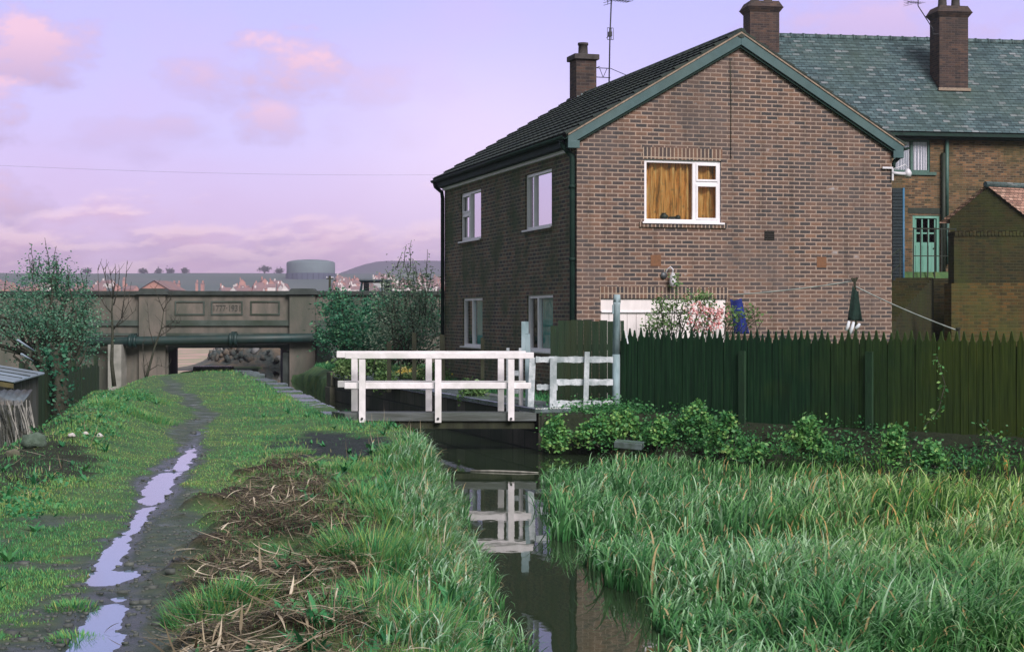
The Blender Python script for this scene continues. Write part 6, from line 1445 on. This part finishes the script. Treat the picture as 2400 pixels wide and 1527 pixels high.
def plant(name, loc, ells, nclump, nleaf, crad, lsize, leafmat, label, cat, stems=(), nlimb=14, group=None, seed=1, shoots=0, shoot_h=.5, trunk_mat="bark", crown="crown", trunk="trunk", droop=0.0, rbase=.06):
    r = np.random.default_rng(seed)
    e = empty(name, loc, 0, label, cat, group)
    C, tone, cc = crown_points(ells, nclump, nleaf, crad, r)
    m = MB(); tops = []
    for (a, b, r0, r1) in stems: P = limb(m, a, b, r0, r1, r, 6, .03, 8); tops.append((P, r1))
    far = cc[np.argsort(-r.random(len(cc)))[:nlimb]]
    for c in far:
        if tops:
            P, r1 = tops[r.integers(len(tops))]; s = P[r.integers(max(1, len(P) // 2), len(P))]; limb(m, s, c, r1 * .8, .006, r, 5, .06, 5)
        else: limb(m, (r.normal(0, .08), r.normal(0, .08), 0), c, rbase * r.uniform(.3, 1), .006, r, 5, .05, 5)
    if shoots:                                     # upright leafy shoots breaking the outline
        tops_ = cc[np.argsort(-cc[:, 2])[:max(shoots * 4, 8)]]; ex, et = [], []
        for _ in range(shoots):
            s = tops_[r.integers(len(tops_))]; hgt = shoot_h * r.uniform(.4, 1.2); q = s + np.array((r.normal(0, .08), r.normal(0, .08), hgt))
            limb(m, s, q, .012, .005, r, 3, .02, 4); k = int(9 * hgt / .4) + 4; t = r.random(k)[:, None]
            ex.append(s + (q - s) * t + r.normal(size=(k, 3)) * .045); et.append(np.clip(r.normal(.5, .2, k), 0, 1))
        C = np.concatenate([C] + ex); tone = np.concatenate([tone] + et)
    if m.v: m.build(trunk, MT[trunk_mat], e)
    V, Q = leaf_quads(C, lsize, r, droop=droop)
    np_mesh(crown, V, Q, leafmat, parent=e, rnd=np.repeat(tone, 4))
    return e
# large tree above the shed
p = at(140, 895, 39); p.z = float(ground_z(p.x, p.y)) - .05
def E(px, py, rpx, rpy, Y, w=1, dy=0, o=None):
    q = at(px, py, Y); return (q.x - o.x, dy, q.z - o.z, rpx / F * Y, max(.35, rpx / F * Y * .7), rpy / F * Y, w)
o = p
plant("elder_tree", p, [E(112, 655, 62, 50, 39, 1.7, 0, o), E(165, 700, 55, 55, 39, 1.7, .3, o), E(40, 715, 70, 45, 39, 1.6, 0, o), E(105, 765, 120, 62, 39, 3.6, -.2, o), E(190, 775, 45, 60, 39, 1.8, .2, o), E(130, 835, 105, 45, 39, 2.6, .3, o), E(-40, 740, 60, 70, 39, 1.5, 0, o)],
      640, 21, .15, .038, M_ELDER, "leafy rounded tree standing over the shed in front of the road bridge", "tree", stems=[((0, 0, 0), (.1, 0, 1.1), .20, .13), ((.02, 0, .3), (-.5, .1, 1.5), .10, .06), ((.05, 0, .3), (.35, .1, 1.8), .09, .05)], nlimb=60, seed=5, shoots=30, shoot_h=.6)
q = at(138, 955, 33.5); q.z = float(ground_z(q.x, q.y)) - .1
m = MB(); r_ = np.random.default_rng(2); H = EYE - (806 - HY) / F * 33.5 - q.z
m.tube([(0, 0, 0), (.03, 0, H * .4), (-.05, .02, H * .8), (-.07, .02, H)], [.22, .17, .13, .11], 10); m.tube([(0, 0, H * .62), (.2, 0, H * .78), (.22, .02, H * .9)], [.06, .04, .03], 6)
st_ = empty("ivy_stump", q, 0, "tall dark ivy covered stump at the end of the tarred fence", "stump"); m.build("trunk", MT["bark"], st_)
C = np.stack([r_.normal(0, .16, 900) - .03, r_.normal(0, .14, 900), r_.uniform(0, H, 900)], -1); V, Q = leaf_quads(C, .06, r_); np_mesh("ivy", V, Q, M_BUSH, parent=st_, rnd=np.repeat(r_.uniform(0, .6, 900), 4))
# bushes right of the bridge
b1 = at(815, 860, 44); b1.z = .1
plant("dark_bush", b1, [E(810, 760, 62, 62, 44, 3, 0, b1), E(790, 715, 45, 30, 44, 1, .2, b1), E(850, 800, 50, 45, 44, 2, -.2, b1), E(770, 800, 40, 40, 44, 1, 0, b1)], 230, 26, .15, .052, M_BUSH, "dense dark green bush beside the right pilaster of the road bridge", "bush", nlimb=26, seed=8, shoots=6, shoot_h=.3)
b2 = at(960, 870, 42); b2.z = .1
plant("tall_bush", b2, [E(955, 655, 60, 36, 42, 1.0, 0, b2), E(990, 670, 45, 28, 42, .6, 0, b2), E(915, 680, 35, 30, 42, .45, 0, b2), E(960, 745, 85, 55, 42, 2.6, .2, b2), E(1000, 790, 55, 55, 42, 1.4, -.3, b2), E(900, 770, 55, 60, 42, 1.5, 0, b2)], 340, 14, .14, .040, M_PALEBUSH, "tall budding bush with upright shoots showing above the bridge parapet", "bush", nlimb=46, seed=9, shoots=46, shoot_h=.62, rbase=.02)
b3 = at(900, 870, 46); b3.z = .1
plant("dark_bush", b3, [E(880, 750, 60, 55, 46, 2, 0, b3), E(950, 790, 70, 60, 46, 2, 0, b3), E(1010, 730, 45, 40, 46, 1.2, 0, b3), E(930, 715, 80, 28, 46, 1.4, 0, b3)], 260, 26, .17, .055, M_BUSH, "broad dark green bush filling the gap between the dark bush and the house", "bush", nlimb=30, seed=10)
b4 = at(830, 850, 37); b4.z = .1
plant("garden_shrub", b4, [E(815, 860, 40, 22, 37, 1, 0, b4), E(870, 855, 35, 20, 37, 1, .3, b4)], 110, 22, .09, .055, M_GARDEN, "low green shrub on the canal bank beside the garden path", "shrub", nlimb=10, seed=12)
for i, (px, py, Y, rx, ry, lab) in enumerate([(1010, 865, 37, 45, 20, "low green border plants left of the house corner post"), (960, 858, 38.5, 30, 14, "small green border plant below the daffodils"), (1110, 935, 29.6, 30, 16, "green clump at the water side of the garden path, below the house"), (900, 885, 34.6, 22, 14, "yellowish green plant at the edge of the garden path")]):
    q = at(px, py + ry, Y); q.z = .1
    plant("border_plant", q, [(0, 0, ry / F * Y * 1.1, rx / F * Y, .3, ry / F * Y, 1)], 60, 18, .07, .05, M_GARDEN, lab, "plant", nlimb=8, seed=20 + i, trunk="stem", crown="foliage")
r_ = np.random.default_rng(3); n = 46
C = np.stack([at(955, 850, 37.5).x + r_.normal(0, .32, n), 37.5 + r_.normal(0, .4, n), .1 + r_.uniform(.18, .34, n)], -1); V, Q = leaf_quads(np.repeat(C, 3, 0) + r_.normal(0, .012, (n * 3, 3)), .05, r_, elong=1.1)
tag(np_mesh("daffodils", V, Q, M_DAFF, rnd=np.repeat(np.repeat(r_.random(n), 3), 4)), "drift of pale yellow daffodils in the garden border", "daffodils", kind="stuff")

# bare saplings in front of the bridge
def sapling(loc, targets, label, seed, rad):
    r = np.random.default_rng(seed); e = empty("bare_sapling", loc, 0, label, "tree")
    m = MB(); tr = MB(); o = Vector(loc)
    T = [Vector(at(*t)) - o for t in targets[0]]
    tr.tube(T, [rad * (1 - .8 * i / (len(T) - 1)) for i in range(len(T))], 7)
    for br in targets[1:]:
        B = [Vector(at(*t)) - o for t in br]; m.tube(B, [rad * .30 * (1 - .75 * i / (len(B) - 1)) for i in range(len(B))], 5)
        for k in range(7):
            i = r.integers(0, len(B) - 1); s = B[i].lerp(B[i + 1], r.random()); d = Vector((r.normal(0, .12), r.normal(0, .1), abs(r.normal(.22, .12)))); m.tube([s, s + d * .5 + Vector((.01, 0, -.01)), s + d], [.008, .006, .004], 4)
    tr.build("trunk", MT["bark"], e); m.build("branches", MT["twig"], e)
Y = 49.0
q = at(268, 905, Y)
sapling(q, [[(268, 905, Y), (262, 850, Y), (264, 780, Y), (262, 730, Y), (265, 690, Y)], [(264, 775, Y), (285, 745, Y), (300, 712, Y), (308, 660, Y)], [(263, 735, Y), (245, 715, Y), (232, 690, Y), (229, 628, Y)], [(264, 700, Y), (270, 660, Y), (272, 630, Y)], [(264, 700, Y), (250, 665, Y), (241, 624, Y)], [(265, 690, Y), (262, 662, Y), (258, 640, Y)], [(285, 745, Y), (292, 690, Y), (298, 612, Y)], [(264, 770, Y), (290, 752, Y), (320, 725, Y)], [(266, 715, Y), (276, 680, Y), (280, 640, Y)]], "slim bare sapling with upright branches before the left end of the bridge", 4, .072)
Y = 48.0; q = at(338, 903, Y)
sapling(q, [[(338, 903, Y), (350, 860, Y), (362, 815, Y), (378, 770, Y), (384, 725, Y)], [(378, 770, Y), (405, 755, Y), (430, 760, Y)], [(384, 725, Y), (392, 710, Y), (402, 700, Y)], [(362, 815, Y), (350, 770, Y), (345, 700, Y)], [(370, 790, Y), (395, 775, Y), (425, 748, Y)], [(346, 870, Y), (370, 855, Y), (395, 862, Y)], [(340, 890, Y), (336, 840, Y), (334, 800, Y)], [(384, 730, Y), (372, 700, Y), (362, 672, Y)]], "leaning bare sapling against the left pilaster of the bridge", 6, .05)

# weeds on the mound at the left
def weeds():
    r = np.random.default_rng(61); n = 2600 - 900
    y = 1 / r.uniform(1 / 32, 1 / 12.5, n); x = path_x(y) - r.uniform(.9, 4.2, n)
    k = (r.random(n) < np.clip(fbm(x, y, 1.0, 3) * 2.4 - .72, 0, 1)) & (masks(x, y)[4] < .4); x, y = x[k], y[k]
    C = np.repeat(np.stack([x, y, ground_z(x, y)], -1), 14, 0); C = C + np.abs(r.normal(size=C.shape)) * np.array((0, 0, .045)) + r.normal(size=C.shape) * np.array((.08, .08, .0)) + np.array((0, 0, .02))
    V, Q = leaf_quads(C, .026, r); t = np.clip(np.repeat(r.normal(.5, .2, len(x)), 14) + r.normal(0, .15, len(C)), 0, 1)
    tag(np_mesh("mound_weeds", V, Q, M_WEED, rnd=np.repeat(t, 4)), "broad leaved weeds over the earth mound beside the path", "weeds", kind="stuff")
    # docks, nettles and dead stems breaking up the turf of both banks
    n = 420; y = 1 / r.uniform(1 / 30, 1 / 6.9, n); x = np.where(r.random(n) < .72, pl(y, LEFT_S) - np.abs(r.normal(.3, .55, n)), path_x(y) - r.uniform(.7, 2.6, n))
    k = masks(x, y)[0] < .4; x, y = x[k], y[k]; m_ = len(x)
    P3 = np.repeat(np.stack([x, y, ground_z(x, y)], -1), 7, 0); kk = len(P3)
    tag(blade_obj("dock_leaves", P3, np.repeat(r.uniform(.07, .17, m_), 7) * r.uniform(.6, 1.2, kk), np.repeat(r.uniform(.022, .045, m_), 7), r.uniform(0, 6.28, kk), r.uniform(.35, .95, kk), r.uniform(.3, 1.1, kk), 4, M_WEED, np.clip(np.repeat(r.normal(.45, .2, m_), 7) + r.normal(0, .12, kk), 0, 1), r), "scattered broad dock and nettle leaves among the turf", "weeds", kind="stuff")
    n = 520; y = 1 / r.uniform(1 / 24, 1 / 6.9, n); x = pl(y, LEFT_S) - np.abs(r.normal(.15, .5, n)); z = ground_z(x, y)
    tag(blade_obj("dead_grass_stems", np.stack([x, y, z], -1), r.uniform(.12, .38, n), np.full(n, .006), r.uniform(0, 6.28, n), np.abs(r.normal(.5, .35, n)), r.normal(.3, .6, n), 4, M_STRAW, np.clip(r.normal(.7, .2, n), 0, 1), r), "dry dead grass stems standing through the bank grass", "dead grass", kind="stuff")
    n = 260; y = 1 / r.uniform(1 / 24, 1 / 13, n); x = path_x(y) - r.uniform(1.0, 3.4, n); z = ground_z(x, y)
    tag(blade_obj("dead_stalk_litter", np.stack([x, y, z + .01], -1), r.uniform(.1, .5, n), np.full(n, .011), r.uniform(0, 6.28, n), r.normal(1.35, .25, n), r.normal(0, .3, n), 3, M_STRAW, r.random(n), r), "scattered dead stalks on the earth mound", "dead stalks", kind="stuff")
    # ground cover along the fence foot
    n = 1300; t = r.uniform(-.8, 9, n); off = r.normal(-.55, .30, n); x = FA[0] + FD[0] * t + FN[0] * off; y = FA[1] + FD[1] * t + FN[1] * off
    k = (r.random(n) < np.clip(fbm(x, y, .7, 2) * 2.6 - .8, .08, 1) * (1 - .3 * sstep(2.5, 6, t))); x, y = x[k], y[k]
    C = np.repeat(np.stack([x, y, ground_z(x, y)], -1), 16, 0); C = C + np.abs(r.normal(size=C.shape)) * np.array((0, 0, .09)) + r.normal(size=C.shape) * np.array((.10, .10, .0))
    V, Q = leaf_quads(C, .03, r); t = np.clip(np.repeat(r.normal(.16, .12, len(x)), 16) + r.normal(0, .12, len(C)), 0, 1)
    tag(np_mesh("bank_weeds", V, Q, M_ALEX, rnd=np.repeat(t, 4)), "low green weeds along the foot of the dark fence", "weeds", kind="stuff")
weeds()
def grit():
    r = np.random.default_rng(66); n = 2600; y = 1 / r.uniform(1 / 26, 1 / 6.8, n); x = path_x(y) + r.normal(0, .5, n)
    mk = masks(x, y); k = (mk[0] > .4) & (mk[3] < .25); x, y = x[k], y[k]; n = len(x)
    P = np.stack([x, y, ground_z(x, y) + .001], -1); s = r.uniform(.004, .013, n) * np.where(r.random(n) < .06, 2.4, 1)
    c = np.array([(a, b, z) for z in (-1, 1) for a, b in ((-1, -1), (1, -1), (1, 1), (-1, 1))], float)[None] * s[:, None, None] * r.uniform(.6, 1.2, (n, 8, 3)) * np.array((1.2, 1, .6))
    Q = np.array([(0, 3, 2, 1), (4, 5, 6, 7), (0, 1, 5, 4), (1, 2, 6, 5), (2, 3, 7, 6), (3, 0, 4, 7)])[None] + np.arange(n)[:, None, None] * 8
    tag(np_mesh("path_gravel", (c + P[:, None]).reshape(-1, 3), Q.reshape(-1, 4), surf("path grit", (.10, .11, .10), (.045, .052, .05), rough=.7, scale=9)), "small stones and grit pressed into the muddy path", "gravel", kind="stuff")
grit()
# bright plants along the fence
for i, (px, pt, pb, w_, Y, lab) in enumerate([(1630, 940, 1035, 48, 24.2, "tallest green bank plant left of the two yellowish ones at the fence"), (1700, 968, 1080, 56, 23.2, "yellowish green bank plant with a pointed top before the fence"), (1893, 982, 1068, 45, 21.9, "isolated bright green rounded plant against the dark fence"), (1460, 965, 1040, 50, 24.6, "green plant at the foot of the tall grey post"),
                                            (1395, 985, 1050, 60, 24.6, "spreading green plant below the white gate panel"), (2095, 1010, 1090, 26, 20.4, "slender young plant in front of the olive end of the fence"), (2180, 1045, 1100, 38, 20.0, "low rounded plant farthest right along the fence"), (1775, 1045, 1085, 40, 22.6, "small low plant between the two brightest fence plants"), (1300, 985, 1060, 40, 24.7, "dark green plant beside the water below the gate"), (1545, 990, 1060, 45, 24.2, "bushy green plant right of the tall grey post")]):
    q = at(px, pb, Y); H = (pb - pt) / F * Y; R = w_ / F * Y
    q.z = EYE - (pb - HY) / F * Y + .03
    plant("bank_plant", q, [(0, 0, H * .35, R, R * .8, H * .36, 2), (0, 0, H * .68, R * .62, R * .5, H * .24, 1.2), (R * .1, 0, H * .9, R * .25, R * .2, H * .12, .35)], 70 if H > .4 else 40, 22, .045, .038, M_ALEX, lab, "plant", nlimb=12, seed=70 + i, trunk="stem", crown="foliage", rbase=.012, group="green plants along the foot of the fence")
def climber(pts, label, seed):
    r = np.random.default_rng(seed); o = Vector(pts[0]); e = empty("climbing_weed", o, 0, label, "plant")
    m = MB(); P = [Vector(p) - o for p in pts]; m.tube(P, .006, 4); m.build("stem", MT["twig"], e)
    C = []
    for a, b in zip(P, P[1:]):
        for _ in range(16): t = r.random(); C.append(np.array(a.lerp(b, t)) + r.normal(0, .05, 3))
    V, Q = leaf_quads(np.array(C), .038, r); np_mesh("foliage", V, Q, M_ALEX, parent=e, rnd=np.repeat(r.random(len(C)), 4))
climber([at(2165, 1000, 20.6), at(2200, 960, 20.7), at(2215, 900, 20.8), at(2195, 835, 20.9)], "thin climbing stem with pale leaves up the right end of the fence", 1)
climber([at(2370, 1070, 18.6), at(2330, 1030, 18.8), at(2300, 985, 19.0)], "short trailing leafy stem at the far right of the fence", 2)
# garden shrubs in front of the gable
s1 = at(1560, 800, 28.4); s1.z = .1
plant("garden_shrub", s1, [E(1570, 715, 42, 30, 28.4, 1.6, 0, s1), E(1545, 760, 40, 28, 28.4, 1.4, 0, s1), E(1610, 760, 30, 30, 28.4, .7, .1, s1), E(1630, 700, 45, 14, 28.4, .8, 0, s1), E(1586, 655, 6, 38, 28.4, .2, 0, s1), E(1650, 690, 10, 18, 28.4, .2, 0, s1)], 135, 10, .06, .034, M_GARDEN, "airy green garden shrub in front of the boarded garage door", "shrub", nlimb=34, seed=30, rbase=.02, trunk="stem")
s2 = at(1650, 800, 28.1); s2.z = .1
e = plant("flowering_shrub", s2, [E(1640, 740, 48, 36, 28.1, 1, 0, s2), E(1720, 740, 45, 26, 28.1, .5, .1, s2), E(1770, 735, 30, 22, 28.1, .3, .2, s2)], 46, 10, .06, .042, M_GARDEN, "pink blossoming shrub showing over the top of the paling fence", "shrub", nlimb=26, seed=31, rbase=.02, trunk="stem")
r_ = np.random.default_rng(32); C, tone, cc = crown_points([E(1635, 725, 36, 22, 28.0, 1, -.1, s2), E(1655, 755, 42, 28, 28.0, 1.6, -.1, s2), E(1680, 735, 20, 30, 28.0, .8, -.1, s2)], 84, 9, .035, r_)
V, Q = leaf_quads(C, .036, r_, elong=1.1); np_mesh("blossom", V, Q, M_BLOSSOM, parent=e, rnd=np.repeat(np.clip(tone + r_.normal(0, .15, len(tone)), 0, 1), 4))
# distant trees on the hill crest
for i, (px, py, s_, lab) in enumerate([(335, 648, 9, "small tree on the skyline left of the others, above the pink gable"), (372, 652, 6, "smallest bushy tree on the pale hill skyline"), (400, 648, 9, "rounded tree on the hill skyline above the road bridge"), (433, 651, 6, "small thin tree on the skyline right of the rounded one"), (620, 640, 15, "large spreading tree on the skyline left of the gasholder"), (655, 646, 8, "tree close against the left side of the gasholder"), (205, 655, 9, "skyline tree showing just right of the leafy elder")]):
    Y = 1430.0; k = Y / F; q = at(px, py, Y); zg = float(hill_z(np.array(q.x), np.array(Y))); H = max(q.z + s_ * k - zg, 4)
    plant("skyline_tree", (q.x, Y, zg), [(0, 0, H * .7, s_ * k, s_ * k, H * .32, 1)], 60, 9, 1.0, .9, leafm("far crown %d" % i, [(0, (.05, .06, .05)), (1, (.10, .11, .09))]), lab, "tree", stems=[((0, 0, 0), (0, 0, H * .55), .5, .3)], nlimb=14, seed=90 + i)

# ------------------------------------------------------------------ haze
def haze():
    m = MB(); m.box(-1890, 1890, -59, 2990, -4.5, 100)
    mt = bpy.data.materials.new("valley haze"); mt.use_nodes = True; nt = mt.node_tree; nt.nodes.clear()
    v = nd(nt, "ShaderNodeVolumePrincipled"); v.inputs["Color"].default_value = (.86, .76, 1.0, 1); v.inputs["Density"].default_value = HAZE; v.inputs["Anisotropy"].default_value = .2
    out = nd(nt, "ShaderNodeOutputMaterial"); nt.links.new(v.outputs[0], out.inputs["Volume"])
    tag(m.build("haze", mt), "pale lilac valley haze softening the distant town and hills", "haze", kind="stuff")
HAZE = .00036
haze()
